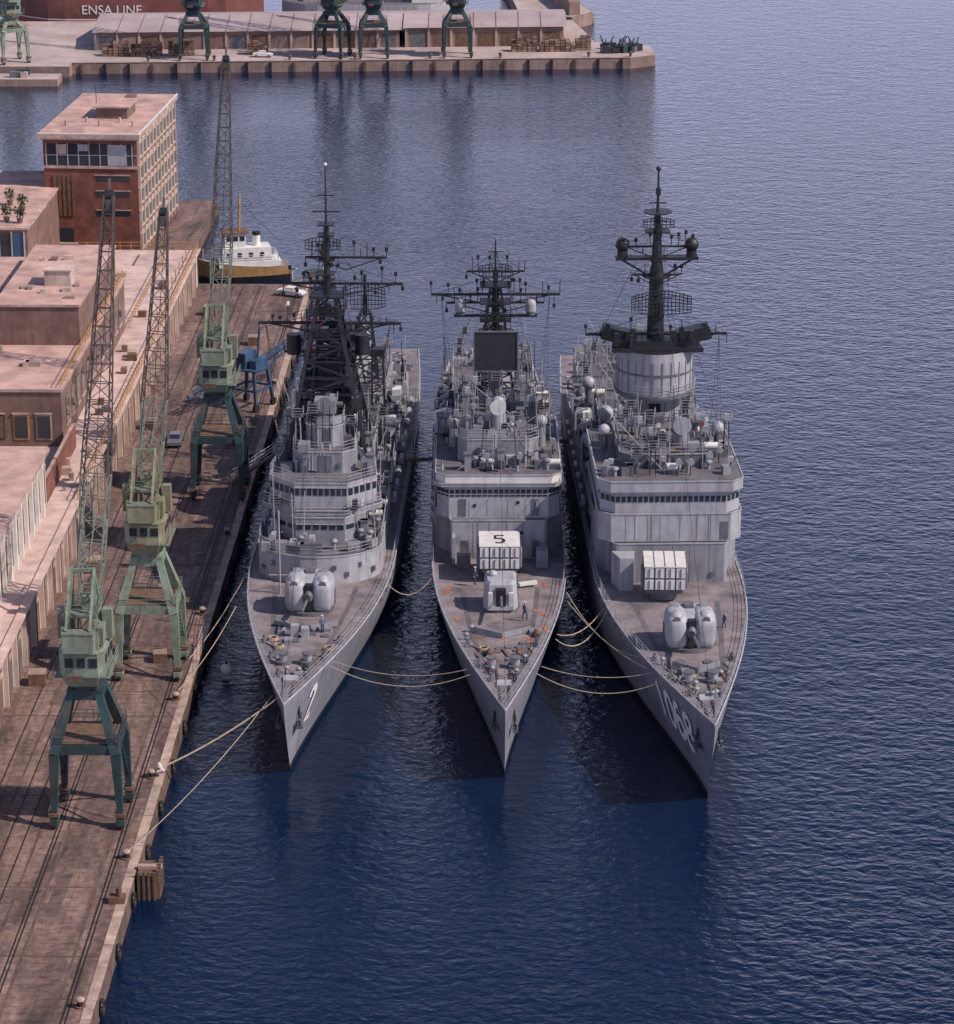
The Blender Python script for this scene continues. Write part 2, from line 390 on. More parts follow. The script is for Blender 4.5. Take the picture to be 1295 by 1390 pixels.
            p.box(a+Vector((sx*0.12, -0.2, -0.75)), (0.5, 1.5, 0.35), GRAYM)
            p.box(a+Vector((sx*0.15, -0.9, -0.35)), (0.2, 0.22, 0.9), GRAYM, rx=0.35); p.box(a+Vector((sx*0.15, 0.5, -0.35)), (0.2, 0.22, 0.9), GRAYM, rx=-0.35)
        p.cyl((0, 0.7, s.zd(0.7)), (0, 0.4, s.zd(0)+3.2), 0.05, GRAYL, n=6)
        p.box((0, 7.2, s.zd(7.2)+0.12), (1.3, 1.3, 0.24), GRAYL)
        y = gun_y-6.5; z = s.zd(y); w = s.w(1, y)*0.62
        for sx in (-1, 1):
            p.box((sx*w/2, y+0.9, z+0.3), (math.hypot(w, 1.8), 0.1, 0.55), GRAY, rz=sx*math.atan2(1.8, w))
        for i in range(8):
            y = R.uniform(14, gun_y-3); x = R.uniform(-1, 1)*s.w(1, y)*0.5
            p.box((x, y, s.zd(y)+0.08), (0.7, 0.7, 0.16), DECKD)
        q = s.g.part('deck_markings')
        for sx in (-1, 1):
            vs = []
            for i in range(14):
                y = 14+i*1.7; w = s.w(1, y)*.55; vs += [(sx*w, y, s.zd(y)+.02), (sx*(w+.45), y, s.zd(y)+.02)]
            q.add(vs, [(2*i, 2*i+1, 2*i+3, 2*i+2) for i in range(13)], DECKD)
    def greeble(s, x0, x1, y0, y1, z, n, part='deck_equipment', tall=1.0):
        p = s.g.part(part); n = int(n*2.0)
        for _ in range(n):
            x = R.uniform(x0, x1); y = R.uniform(y0, y1); zz = z if z is not None else s.zd(y)
            t = R.random()
            if t < 0.26:
                p.box((x, y, zz+0.45*tall), (R.uniform(.4, 1.4), R.uniform(.4, 1.5), 0.9*tall), R.choice([GRAY, GRAYL, GRAYM, GRAYM]), rz=R.choice([0, 0, 0.2]))
            elif t < 0.36:
                hh = R.uniform(.7, 1.4)*tall; p.cyl((x, y, zz), (x, y, zz+hh), 0.2, GRAY, n=8); p.sph((x, y, zz+hh), (0.42, 0.42, 0.25), GRAY, n=8, k=4)
            elif t < 0.40:
                p.cyl((x-0.7, y, zz+0.7), (x+0.7, y, zz+0.7), 0.34, WHITE, n=10); p.box((x, y, zz+0.2), (1.2, .5, .4), GRAYM)
            elif t < 0.54:
                p.cyl((x, y, zz), (x, y, zz+1.2), 0.12, GRAYM, n=6); p.cyl((x, y-0.2, zz+1.4), (x, y+0.25, zz+1.45), 0.36, GRAYL, r1=0.28, n=10, capmat=GLASS)
            elif t < 0.66:
                p.cyl((x, y, zz), (x+R.uniform(-.4, .4), y+R.uniform(-.2, .4), zz+R.uniform(3, 6.5)), 0.045, R.choice([GRAYL, DARK]), n=5)
                p.cyl((x, y, zz), (x, y, zz+0.6), 0.14, GRAYL, n=6)
            elif t < 0.76:
                p.cyl((x, y, zz), (x, y, zz+0.9), 0.1, GRAYM, n=6); p.box((x, y, zz+1.15), (.5, .5, .5), GRAYL)
                p.beam((x, y, zz+1.2), (x+.9, y-.5, zz+1.6), 0.12, GRAYM)
            elif t < .84:
                p.box((x, y, zz+0.9), (.7, .7, 1.8*tall), GRAY); p.box((x, y, zz+1.8*tall+0.06), (.9, .9, .12), GRAYM)
            elif t < .93:
                h = R.uniform(2.2, 4); mm = R.choice([GRAYL, GRAYM, DARK])
                for ax, ay in ((-.3, -.3), (.3, -.3), (.3, .3), (-.3, .3)): p.cyl((x+ax, y+ay, zz), (x+ax*.7, y+ay*.7, zz+h), .045, mm, n=4, cap=False)
                p.box((x, y, zz+h), (1.1, 1.1, .08), GRAYM); p.box((x, y, zz+h+.4), (.5, .5, .7), R.choice([DARK, GRAYL]))
                p.rail([(x-.55, y-.55, zz+h), (x+.55, y-.55, zz+h), (x+.55, y+.55, zz+h)], GRAYL, r=.025, h=.9)
            elif t < .95: p.box((x, y, zz+.35), (.4, .4, .6), R.choice([RED, WOOD, WOOD]))
            else:
                p.cyl((x-1, y, zz+.25), (x+1, y+R.uniform(-1, 1), zz+.25), .1, DARK, n=6)
                p.box((x, y, zz+.2), (.9, .6, .35), DARK)
    def poly(s, y0, y1, w, cf=1.5, nose=None, w2=None):
        w2 = w2 or w
        if nose:
            pts = []
            for i in range(13):
                a = PI*i/12; pts.append((-w/2*math.cos(a), y0+nose*(1-math.sin(a))))
            return pts+[(w2/2, y1), (-w2/2, y1)]
        return [(-w/2, y0+cf), (-w/2+cf, y0), (w/2-cf, y0), (w/2, y0+cf), (w2/2, y1), (-w2/2, y1)]
    def house(s, poly, z0, z1, mat=None, top=None, part='superstructure', rail=True, lip=True):
        p = s.g.part(part); mat = mat or GRAY
        p.prism(poly, z0, z1, mat, top=top or DECKD)
        cx = sum(q[0] for q in poly)/len(poly); cy = sum(q[1] for q in poly)/len(poly)
        if lip:
            n = len(poly)
            for i in range(n):
                a, b_ = poly[i], poly[(i+1) % n]; p.beam((a[0], a[1], z1), (b_[0], b_[1], z1), 0.12, GRAYL)
        if rail:
            pts = [((q[0]-cx)*0.985+cx, (q[1]-cy)*0.985+cy, z1) for q in poly]; s.g.part('railings').rail(pts+[pts[0]], GRAYL, r=0.03, step=1.6)
            for a, b_ in zip(pts, pts[1:]+pts[:1]):
                L = math.hypot(b_[0]-a[0], b_[1]-a[1]); k = max(1, int(L/2))
                for i in range(k):
                    if R.random() < .3:
                        t0, t1 = i/k, (i+.9)/k; A = (a[0]+(b_[0]-a[0])*t0, a[1]+(b_[1]-a[1])*t0); B_ = (a[0]+(b_[0]-a[0])*t1, a[1]+(b_[1]-a[1])*t1)
                        s.g.part('railings').add([(A[0], A[1], z1+.15), (B_[0], B_[1], z1+.15), (B_[0], B_[1], z1+1), (A[0], A[1], z1+1)], [(0, 1, 2, 3)], R.choice([GRAY, GRAYL, GRAYM]))
    def windows(s, a, b_, z, h, n, fill=0.72, mat=None, part='windows'):
        p = s.g.part(part); a, b_ = Vector((a[0], a[1], 0)), Vector((b_[0], b_[1], 0)); d = (b_-a); L = d.length; d.normalize()
        ang = math.atan2(d.y, d.x)
        for i in range(n):
            c = a+d*(L*(i+0.5)/n); p.box((c.x, c.y, z), (L/n*fill, 0.10, h), mat or GLASS, rz=ang)
            if mat is None: p.box((c.x, c.y, z+h/2+0.05), (L/n*fill+0.06, 0.18, 0.06), GRAYL, rz=ang)
    def wallbits(s, a, b_, z0, z1, n, part='wall_fittings'):
        p = s.g.part(part); a, b_ = Vector((a[0], a[1], 0)), Vector((b_[0], b_[1], 0)); d = (b_-a); L = d.length; d.normalize(); ang = math.atan2(d.y, d.x)
        for _ in range(int(n*1.6)):
            c = a+d*R.uniform(0.4, max(0.5, L-0.4)); t = R.random(); z = R.uniform(z0+.5, z1-.4)
            if t < 0.25: p.box((c.x, c.y, z0+1.05), (0.75, 0.13, 1.8), GRAYM, rz=ang)
            elif t < 0.5: p.cyl((c.x, c.y, z0+.1), (c.x, c.y, z1-.1), 0.06, GRAYL, n=5)
            elif t < 0.75: p.box((c.x, c.y, z), (R.uniform(.3, .8), 0.3, R.uniform(.3, .7)), R.choice([GRAY, GRAYL, GRAYM]), rz=ang)
            elif t < 0.97: p.box((c.x, c.y, z), (R.uniform(.3, .6), 0.14, .3), BLACK, rz=ang)
            else: p.box((c.x, c.y, z), (0.22, .34, 0.3), RED, rz=ang)
        k = int(L/1.7)
        for i in range(1, k):
            c = a+d*(L*i/k+R.uniform(-.3, .3)); p.box((c.x, c.y, (z0+z1)/2), (0.05, 0.05, z1-z0-0.1), GRAY, rz=ang)
    def rigging(s, x, y, z, targets, r=.025):
        p = s.g.part('rigging')
        for t in targets: p.cyl((x, y, z), t, r, DARK, n=4, cap=False)
    def done(s): s.g.done()

def gun_mk(s, y):
    p = s.g.part('gun_turret'); z = s.zd(y)
    p.cyl((0, y, z-0.1), (0, y, z+0.45), 2.35, GRAYM, n=24)
    p.sph((0, y+0.8, z+1.8), (2.15, 2.35, 1.7), GRAYL, e=0.5, n=28, k=14, zmin=-0.95)
    for sx in (-1, 1):   # rounded gunhouse shoulders either side of the gun slot
        p.sph((sx*1.3, y-.1, z+1.95), (1.08, 2.05, 1.75), GRAYL, e=.55, n=24, k=14)
        p.sph((sx*1.38, y-1.0, z+3.2), (0.74, 0.85, 0.74), GRAYL, n=16, k=10)
        p.cyl((sx*1.38, y-1.8, z+3.25), (sx*1.38, y-1.95, z+3.25), 0.34, GRAYM, n=12)
        p.box((sx*1.35, y+1.2, z+3.65), (0.7, 1.0, 0.2), GRAY)
        p.box((sx*2.4, y+0.2, z+1.5), (0.12, 0.9, 1.5), GRAYM)
        p.cyl((sx*2.25, y-1.5, z+.6), (sx*2.15, y-1.5, z+2.6), .06, GRAYM, n=5)
    p.box((0, y-1.2, z+1.9), (0.6, 1.6, 2.6), DARK)
    p.sph((0, y-2.0, z+2.1), (0.46, 0.55, 0.6), GRAYM, n=12, k=8)
    p.cyl((0, y-2.3, z+2.15), (0, y-4.0, z+2.15+0.25), 0.24, DARK, n=12)
    p.cyl((0, y-4.0, z+2.4), (0, y-8.4, z+3.0), 0.15, GRAYM, r1=0.12, n=10)
    p.box((0, y+1.3, z+3.6), (0.9, 1.3, 0.35), GRAYM)

def gun_box(s, y):
    p = s.g.part('gun_turret'); z = s.zd(y)
    p.cyl((0, y, z-0.1), (0, y, z+0.4), 1.9, GRAYM, n=24)
    pl = [(-1.7, y+2.3), (-1.7, y-1.0), (-1.25, y-2.0), (1.25, y-2.0), (1.7, y-1.0), (1.7, y+2.3)]
    tp = [(q[0]*0.9, y+(q[1]-y)*0.86) for q in pl]
    p.prism(pl[::1], z+0.4, z+2.9, GRAYL, tpoly=tp)
    p.prism(tp, z+2.9, z+3.15, GRAYL, tpoly=[(q[0]*0.85, y+(q[1]-y)*0.88) for q in tp])
    p.box((0, y-1.75, z+1.7), (0.95, 0.7, 1.9), DARK, rx=0.15)
    p.box((-1.0, y-1.95, z+1.5), (0.45, 0.25, 1.5), WHITE, rx=0.15); p.box((1.0, y-1.95, z+1.5), (0.45, 0.25, 1.5), WHITE, rx=0.15)
    p.sph((-0.75, y+0.5, z+3.3), (0.45, 0.5, 0.35), GRAYL, n=10, k=6)
    p.cyl((0, y-2.0, z+1.8), (0, y-6.2, z+2.3), 0.16, GRAYM, r1=0.12, n=10)
    for k in range(5): p.box((1.62, y-0.8+k*0.6, z+1.9), (0.12, 0.08, 1.6), GRAYM)

def asroc(s, x, y, z, rz, num=None):
    p = s.g.part('missile_box_launcher'); W, H, Ln = 4.1, 2.4, 4.6
    M = Matrix.Translation((x, y, z)) @ Matrix.Rotation(rz, 4, 'Z')
    def T(v): return M @ Vector(v)
    p.cyl((x, y, z-0.1), (x, y, z+0.7), 1.5, GRAYM, n=18)
    p.box(T((0, 0, 0.95)), (3.6, 3.4, 0.5), GRAYM, rz=rz)
    for i in range(4):
        for j in range(2):
            cx = (-1.5+i)*W/4
            c = T((cx, 0, 1.25+H/4+j*H/2)); p.box(c, (W/4-0.05, Ln, H/2-0.05), GRAY, rz=rz)
            c = T((cx, -Ln/2-0.03, 1.25+H/4+j*H/2)); p.box(c, (W/4-0.2, 0.1, H/2-0.22), WHITE, rz=rz)
            c = T((cx, -Ln/2-0.1, 1.25+H/4+j*H/2)); p.box(c, (0.1, 0.1, H/2-0.3), GRAYM, rz=rz)
    p.box(T((0, 0, 1.25+H+0.02)), (W, Ln+0.15, 0.08), WHITE, rz=rz)
    for sx in (-1, 1):
        p.box(T((sx*(W/2+0.12), 0.6, 1.7)), (0.24, 2.2, 1.7), GRAY, rz=rz)
        for k in range(3): p.box(T((sx*(W/2+0.03), -1.6+k*1.4, 2.4)), (0.1, 0.12, 2.3), GRAYM, rz=rz)
    if num:
        digit(p, num, lambda u, v, li: T(((u-0.5)*1.25, (v-0.8)*1.5-0.2, 1.25+H+0.075)), BLACK, 0.24)
    else:
        for k in range(1, 4): p.box(T((-W/2+k*W/4, 0, 1.25+H+.09)), (.06, Ln, .05), GRAYM, rz=rz)

def yard(p, x, y, z, half, mat, r=0.13, sticks=5):
    p.cyl((x-half, y, z), (x+half, y, z), r, mat, r1=r, n=6)
    p.cyl((x-half*.9, y, z), (x, y, z-1.3), r*.6, mat, n=4); p.cyl((x+half*.9, y, z), (x, y, z-1.3), r*.6, mat, n=4)
    p.cyl((x-half*.95, y, z), (x, y, z+2.2), .03, mat, n=4); p.cyl((x+half*.95, y, z), (x, y, z+2.2), .03, mat, n=4)
    for i in range(sticks):
        for sx in (-1, 1):
            xx = x+sx*half*(0.2+0.8*i/(sticks-1)); h = R.uniform(.5, 1.7)*R.choice([1, 1, -0.8])
            p.cyl((xx, y, z), (xx, y, z+h), 0.06, mat, n=4)
            if R.random() < .6: p.box((xx, y, z+h), (.32, .32, .4), mat)

def grid_dish(p, c, w, h, mat, curve=0.9, nx=12, nz=6):
    def P(i, j):
        x = -w/2+w*i/nx; q = (x/(w/2))**2; zz = (-h/2+h*j/nz)*(1-0.35*q)
        return Vector((c[0]+x, c[1]+curve*(0-q)+0.25*(2*zz/h)**2*-1, c[2]+zz))
    for i in range(nx+1):
        for j in range(nz): p.cyl(P(i, j), P(i, j+1), 0.055, mat, n=4, cap=False)
    for j in range(nz+1):
        for i in range(nx): p.cyl(P(i, j), P(i+1, j), 0.06, mat, n=4, cap=False)
    p.beam((c[0], c[1]-1.6, c[2]-h*0.5), (c[0], c[1], c[2]-h*.3), 0.16, mat)
    p.box((c[0], c[1]-1.6, c[2]-h*.4), (.5, .3, .4), mat)
    p.cyl((c[0], c[1]+.2, c[2]-h/2-0.8), (c[0], c[1]+.2, c[2]), 0.28, mat, n=8)

def stack(s, y, z0, z1, w, l, cap=True):
    p = s.g.part('funnel')
    def ell(k, sh=0): return [(w/2*k*math.cos(a*PI/8), y+sh+l/2*k*math.sin(a*PI/8)) for a in range(16)]
    p.prism(ell(1), z0, z1, GRAY, tpoly=ell(0.85, 0.6))
    p.prism(ell(0.9, .6), z1, z1+0.9, DARK, tpoly=ell(0.82, .7))
    for a in (-.8, .8): p.cyl((a, y+.6, z1+.9), (a, y+.8, z1+1.7), .5, BLACK, n=10)

def boat(p, x, y, z, L=7):
    n = 10; vs = []
    for i in range(n+1):
        t = i/n; w = 1.1*math.sin(PI*min(1, t*1.25+0.02)/1.0*0.5)**.7 if t < .8 else 1.1*(1-.2*(t-.8)/.2)
        vs += [(x, y+t*L, z), (x-w*.7, y+t*L, z+.35), (x-w, y+t*L, z+1.0), (x+w*.7, y+t*L, z+.35), (x+w, y+t*L, z+1.0)]
    fs = []
    for i in range(n):
        a, b_ = 5*i, 5*i+5
        fs += [(a, b_, b_+1, a+1), (a+1, b_+1, b_+2, a+2), (a, a+3, b_+3, b_), (a+3, a+4, b_+4, b_+3)]
    p.add(vs, fs, GRAYL, smooth=True)
    p.add([vs[5*i+2] for i in range(n+1)]+[vs[5*i+4] for i in range(n, -1, -1)], [tuple(range(2*n+2))], GRAYM)
    p.bx(x-.5, x+.5, y+L*.35, y+L*.6, z+1.0, z+1.7, WHITE)
    for yy in (y+1, y+L-1.2):
        p.beam((x-1.4, yy, z-1.5), (x-1.4, yy, z+2.2), .22, GRAYL); p.beam((x-1.4, yy, z+2.2), (x, yy, z+2.6), .2, GRAYL)

# =================================================================== DESTROYER (quay side)
S = Ship('destroyer', (-17.0, 232.2, 0), -0.0265, 133, 14.7, 8.4, 6.1, 4.6, ovh=5, full=60)
S.hull(); S.forecastle(28); gun_mk(S, 28.5)
S.number(1, '2', 8.0, 5.0, 3.2, 3)
S.house(S.poly(36.5, 108, 12.6, nose=5.0, w2=11.2), 5.2, 9.3, GRAYL, part='deckhouse')
S.wallbits((-6.2, 42), (-6.2, 100), 6, 9.2, 20); S.wallbits((6.2, 42), (6.0, 100), 6, 9.2, 20)
for a in range(2, 11):
    an = PI*a/12; S.g.part('wall_fittings').box((-6.3*math.cos(an)+R.uniform(-.2, .2), 36.5+5*(1-math.sin(an)), 8.2 if a % 2 else 7.4), (.35, .5, .45), GRAYM)
S.house(S.poly(41.5, 66, 9.0, cf=2.0, w2=8), 9.3, 11.8, GRAY, part='flag_bridge')
S.windows((-2.5, 41.5), (2.5, 41.5), 10.8, .5, 6); S.windows((-4.5, 43.5), (-2.5, 41.5), 10.8, .5, 2); S.windows((2.5, 41.5), (4.5, 43.5), 10.8, .5, 2)
S.house(S.poly(42.2, 58, 12.2, cf=3.0, w2=8), 11.8, 12.3, GRAY, part='bridge_deck')
S.house(S.poly(43.2, 62, 11.0, cf=2.8, w2=8.2), 12.3, 14.9, GRAYL, part='pilot_house')
S.windows((-2.7, 43.2), (2.7, 43.2), 14.0, .75, 9); S.windows((-5.5, 46.0), (-2.7, 43.2), 14.0, .75, 5); S.windows((2.7, 43.2), (5.5, 46.0), 14.0, .75, 5)
S.windows((5.5, 46.0), (5.1, 50.0), 14.0, .75, 4); S.windows((-5.1, 50.0), (-5.5, 46.0), 14.0, .75, 4)
S.house(S.poly(46.5, 61, 6.4, cf=1.2), 14.9, 17.2, GRAY)
S.house(S.poly(48.2, 53, 3.8, cf=1.0), 17.2, 19.4, GRAY)
S.wallbits((-2.2, 46.5), (2.2, 46.5), 14.9, 17.2, 5)
S.wallbits((-1.1, 48.2), (1.1, 48.2), 17.2, 19.4, 3)
d = S.g.part('gun_director'); d.cyl((0, 50.8, 19.4), (0, 50.8, 20.4), 0.9, GRAY, n=14); d.box((0, 50.8, 21.0), (2.2, 1.9, 1.4), GRAY); d.cyl((0, 49.7, 21.3), (0, 49.3, 21.4), .6, GRAY, r1=.8, n=16, capmat=GRAYM)
for sx in (-1, 1): d.cyl((sx*1.1, 50.8, 21.1), (sx*1.8, 50.8, 21.1), .28, GRAYM)
S.greeble(-5.5, -3.5, 38.5, 44, 9.3, 5); S.greeble(3.5, 5.5, 38.5, 44, 9.3, 5)
S.greeble(-2.8, 2.8, 38.2, 41, 9.3, 5)
S.greeble(-5.2, 5.2, 46.5, 60, 14.9, 30); S.greeble(-3.0, 3.0, 47, 60, 17.2, 14)
p = S.g.part('lattice_mast'); my = 55.5
p.lattice((0, my, 14.9), (0, my, 31.5), 8.4, 1.7, 10, 0.27, DARK, 0.14)
p.lattice((0, my+.2, 17), (0, my+.2, 28), 4.2, 1.9, 6, 0.17, DARK, 0.12)
for z_, w_ in ((19.5, 6.4), (22.2, 5.6), (24.8, 4.8), (27.2, 4.6), (29.6, 3.6), (31.5, 3.6)):
    p.box((0, my, z_), (w_, w_*.8, .2), DARK); h_ = w_/2
    p.rail([(-h_, my-h_*.8, z_+.1), (h_, my-h_*.8, z_+.1), (h_, my+h_*.8, z_+.1), (-h_, my+h_*.8, z_+.1), (-h_, my-h_*.8, z_+.1)], DARK, r=.045)
p.box((0, my, 24), (2.2, 2, 2.2), DARK); p.box((1.7, my-1, 20.5), (1.5, 1.2, 2), DARK); p.box((-1.8, my-.6, 22.3), (1.2, 1.2, 1.3), DARK)
for _ in range(22):
    z_ = R.uniform(19, 31); x_ = R.uniform(-2.8, 2.8)*(34-z_)/13; p.box((x_, my+R.uniform(-1.2, .8), z_), (R.uniform(.4, 1), R.uniform(.4, 1), R.uniform(.4, 1.2)), DARK)
yard(p, .2, my, 28.5, 7.4, DARK, .18, 9); yard(p, 1.6, my+.5, 32.6, 6.2, DARK, .15, 8); yard(p, 2.0, my, 35.5, 4.2, DARK, .13, 6); yard(p, 0, my, 25.4, 4.6, DARK, .13, 5)
p.cyl((0, my, 31.5), (0, my, 38.8), .4, DARK, r1=.28); p.cyl((0, my, 38.8), (0, my, 45.2), .15, DARK, r1=.06, n=6)
p.sph((0, my, 45.2), .2, WHITE, n=8, k=5); p.box((0, my, 40.3), (2.8, .14, .14), DARK); p.box((0, my, 42), (1.6, .12, .12), DARK)
grid_dish(p, (-.3, my-.7, 37.1), 3.6, 1.4, DARK, .4, 10, 3)
for z_ in (33.8, 35.3, 37.9, 39): p.box((0, my, z_), (1.7, 1.7, .14), DARK)
for sx in (-1, 1): p.cyl((sx*3.6, my, 25.2), (sx*3.6, my, 27.3), .75, DARK, n=12); p.beam((0, my, 25.5), (sx*3.6, my, 25.5), .25, DARK)
S.rigging(0, my, 38.5, [(0, 1, 9.5), (-5, 40, 13), (5, 40, 13), (-6, 62, 10), (6, 62, 10), (2.4, 87, 23)])
S.rigging(-6.5, my, 28.5, [(-5, 53, 14.9), (-4.4, 52, 14.9), (-3.9, 51, 14.9), (-3.5, 54, 14.9)]); S.rigging(6.5, my, 28.5, [(5, 53, 14.9), (4.4, 52, 14.9), (3.9, 51, 14.9), (3.4, 54, 14.9)])
stack(S, 68, 9.3, 18.3, 4.0, 6.5); S.house(S.poly(64, 76, 8.2), 9.3, 12.6); S.greeble(-3.8, 3.8, 64.5, 75.5, 12.6, 14)
stack(S, 90, 9.3, 17.6, 4.0, 6.0); S.house(S.poly(84, 98, 8.6), 9.3, 12.6); S.greeble(-3.8, 3.8, 85, 97, 12.6, 14)
p = S.g.part('aft_mast'); p.lattice((1.8, 87, 12.6), (1.8, 87, 21.5), 3.0, 1.2, 6, .13, DARK, .09)
grid_dish(p, (1.8, 86.6, 23.6), 4.8, 3.2, DARK, .9); p.cyl((1.8, 87, 21.5), (1.8, 87, 26), .2, DARK)
p.lattice((-3.2, 80, 12.6), (-3.2, 80, 22.5), 1.5, 1.1, 6, .09, RED, .06); p.lattice((4.0, 74, 12.6), (4.0, 74, 20), 1.5, 1.2, 5, .09, DARK, .06); p.box((4, 74, 20.4), (1.6, 1.6, .8), DARK)
for yy, zz in ((99, 12.6), (104, 11.4)):
    p.cyl((0, yy, 9.3), (0, yy, zz+2), 1.3, GRAYL, n=16); p.cyl((0, yy-1.0, zz+3.2), (0, yy-.2, zz+3), 1.3, WHITE, r1=.9, n=18); p.box((0, yy+.3, zz+2.8), (2, 1.4, 1.8), GRAYL)
gun_mk(S, 114)
for i in range(4): boat(S.g.part('boats'), 5.4 if i % 2 else -5.0, 70+10*(i//2)+i, 11.0, 7)
S.greeble(-5.6, -3.8, 62, 108, 9.3, 24); S.greeble(3.8, 5.6, 62, 108, 9.3, 28); S.greeble(-5, 5, 109, 129, None, 16)
S.greeble(-5.5, -4.2, 46, 64, 9.3, 11); S.greeble(4.2, 5.6, 46, 64, 9.3, 11)
p = S.g.part('wall_fittings')
for i in range(9):
    for sx in (-1, 1): p.cyl((sx*6.45, 60+i*4.6, 7.7), (sx*6.4, 62+i*4.6, 7.7), .36, GRAYL, n=10)
for sx in (-1, 1):
    for k in range(6): p.cyl((sx*R.uniform(3, 6), 38+k*8, 9.3), (sx*R.uniform(3, 6.5), 38+k*8, 9.6+R.uniform(6, 10)), .045, GRAYL, n=5)
p.box((-.8, 20.2, S.zd(20)+.6), (.7, .7, 1.2), GRAYL); p.box((.2, 20.0, S.zd(20)+.5), (.7, .8, 1.0), GRAYL); p.cyl((-3.4, 33.5, 6.3), (-3.4, 33.5, 15.2), .09, GRAYL, n=6); p.beam((-4.5, 33.5, 8.5), (-2.3, 33.5, 8.5), .1, GRAYL)
S.done()

# =================================================================== FRIGATE (middle)
S = Ship('frigate', (2.5, 231.8, 0), 0.0063, 126, 13.7, 8.0, 6.2, 4.8, ovh=4.0, full=58)
S.hull(); S.forecastle(27); gun_box(S, 30)
S.house(S.poly(45.2, 96, 9.9, cf=.2, w2=10.5), 5.3, 10.4, GRAYL, part='deckhouse', rail=False)
S.house([(-6.6, 49.5), (-5.1, 47.6), (5.1, 47.6), (6.6, 49.5), (6.6, 92), (-6.6, 92)], 5.2, 10.4, GRAY, rail=False)
S.house(S.poly(46.0, 66, 12.6, cf=1.2), 10.4, 13.0, GRAYL, part='bridge', rail=False)
S.house(S.poly(46.0, 66.5, 12.5, cf=1.2), 13.0, 13.9, GRAYL, part='bridge_windows_level', rail=False)
S.house(S.poly(45.6, 67, 13.3, cf=.8), 13.9, 14.25, GRAYL, part='bridge_roof_edge', rail=False)
S.house(S.poly(45.7, 66.8, 12.9, cf=1.0), 14.25, 15.1, WHITE, part='bulwark', rail=False)
S.windows((-5.05, 46.0), (5.05, 46.0), 13.1, .75, 18); S.windows((-6.3, 47.2), (-5.1, 46.0), 13.1, .75, 3); S.windows((5.1, 46.0), (6.3, 47.2), 13.1, .75, 3)
S.wallbits((-4.6, 45.2), (4.6, 45.2), 6.3, 10.3, 4); S.wallbits((-5, 46), (5, 46), 10.5, 12.5, 4)
S.g.part('breakwater').box((-4.6, 44.5, 7.6), (.3, 2.2, 3), GRAYL)
asroc(S, 0.0, 39.6, S.zd(38.6)+.3, 0.0, '5')
S.house(S.poly(50, 64, 8.4, cf=1), 15.1, 17.6, GRAY)
S.greeble(-6, 6, 46.8, 50, 15.1, 14); S.greeble(-6, 6, 50, 66, 15.1, 24); S.greeble(-3.8, 3.8, 51, 63, 17.6, 16)
p = S.g.part('gun_director'); p.cyl((0, 53, 17.6), (0, 53, 19.6), .8, GRAYL, n=14); p.sph((0, 53, 20.4), (.85, .9, 1.0), GRAYL, n=14, k=9); p.cyl((0, 51.8, 20.5), (0, 52.3, 20.5), .85, WHITE, r1=.5, n=16)
p.cyl((-.3, 49.2, 15.1), (-.3, 49.2, 18.5), .12, GRAYL); p.cyl((2.8, 48.3, 15.1), (2.8, 48.3, 18.5), .1, GRAYL)
for x_ in (-4.6, 4.6): p.cyl((x_, 56, 15.1), (x_, 56, 17.3), .5, GRAY, n=10); p.sph((x_, 56, 17.8), .7, GRAYL, n=12, k=8)
p = S.g.part('array_radar'); p.box((0, 70.0, 21.6), (4.7, .45, 4.2), DARK, rx=-.12); p.box((0, 70.6, 21.4), (2.4, .8, 2.6), DARK); p.cyl((0, 71, 15), (0, 71, 20), .8, GRAYM, n=12)
for a in (-2.4, 2.4): p.box((a, 69.95, 21.6), (.12, .6, 4.4), GRAYM, rx=-.12)
for a in (-2.15, 2.15): p.box((0, 69.95+a*.12, 21.6+a), (4.7, .6, .12), GRAYM, rx=-.12)
p = S.g.part('main_mast'); my = 74
p.lattice((0, my, 14), (0, my, 27.5), 4.4, 1.2, 8, .17, DARK, .1); p.cyl((0, my, 20), (0, my, 28), .5, DARK, r1=.4, n=10)
yard(p, 0, my, 27, 7.1, DARK, .16, 10); yard(p, 0, my, 29.6, 3.2, DARK, .12, 5); yard(p, 0, my+1, 25.8, 5.4, DARK, .12, 6)
p.beam((-4.6, my, 24.6), (4.6, my, 24.6), .3, DARK)
for z_ in (22.4, 24.2, 26.2, 28.1): p.box((0, my, z_), (3.4, 2.6, .15), DARK); p.rail([(-1.7, my-1.3, z_), (1.7, my-1.3, z_), (1.7, my+1.3, z_)], DARK, r=.04)
for sx in (-1, 1):
    p.cyl((sx*3.9, my, 24.7), (sx*3.9, my, 25.1), .5, GRAYM); p.cyl((sx*3.9, my, 25.1), (sx*3.9, my, 25.9), .6, GRAYL, n=12); p.sph((sx*3.9, my, 25.9), .6, GRAYL, n=12, k=6, zmin=0)
grid_dish(p, (0, my-.6, 29.9), 3.6, 1.5, DARK, .4, 10, 3)
p.cyl((0, my, 28), (0, my, 33.2), .18, DARK, r1=.08, n=6); p.box((0, my, 31.8), (1.6, .1, .1), DARK)
S.rigging(0, my, 32, [(0, 1, 9), (-5.5, 48, 16), (5.5, 48, 16), (-6, 90, 11), (6, 90, 11)]); S.rigging(-6, my, 27, [(-4, 64, 15.2), (-4.6, 63, 15.2), (-5.2, 62, 15.2)]); S.rigging(6, my, 27, [(4, 64, 15.2), (4.6, 63, 15.2), (5.2, 62, 15.2)])
stack(S, 82, 10.4, 19.5, 5, 7)
S.house(S.poly(67, 79, 9), 10.4, 14.6); S.greeble(-4.2, 4.2, 67, 79, 14.6, 20)
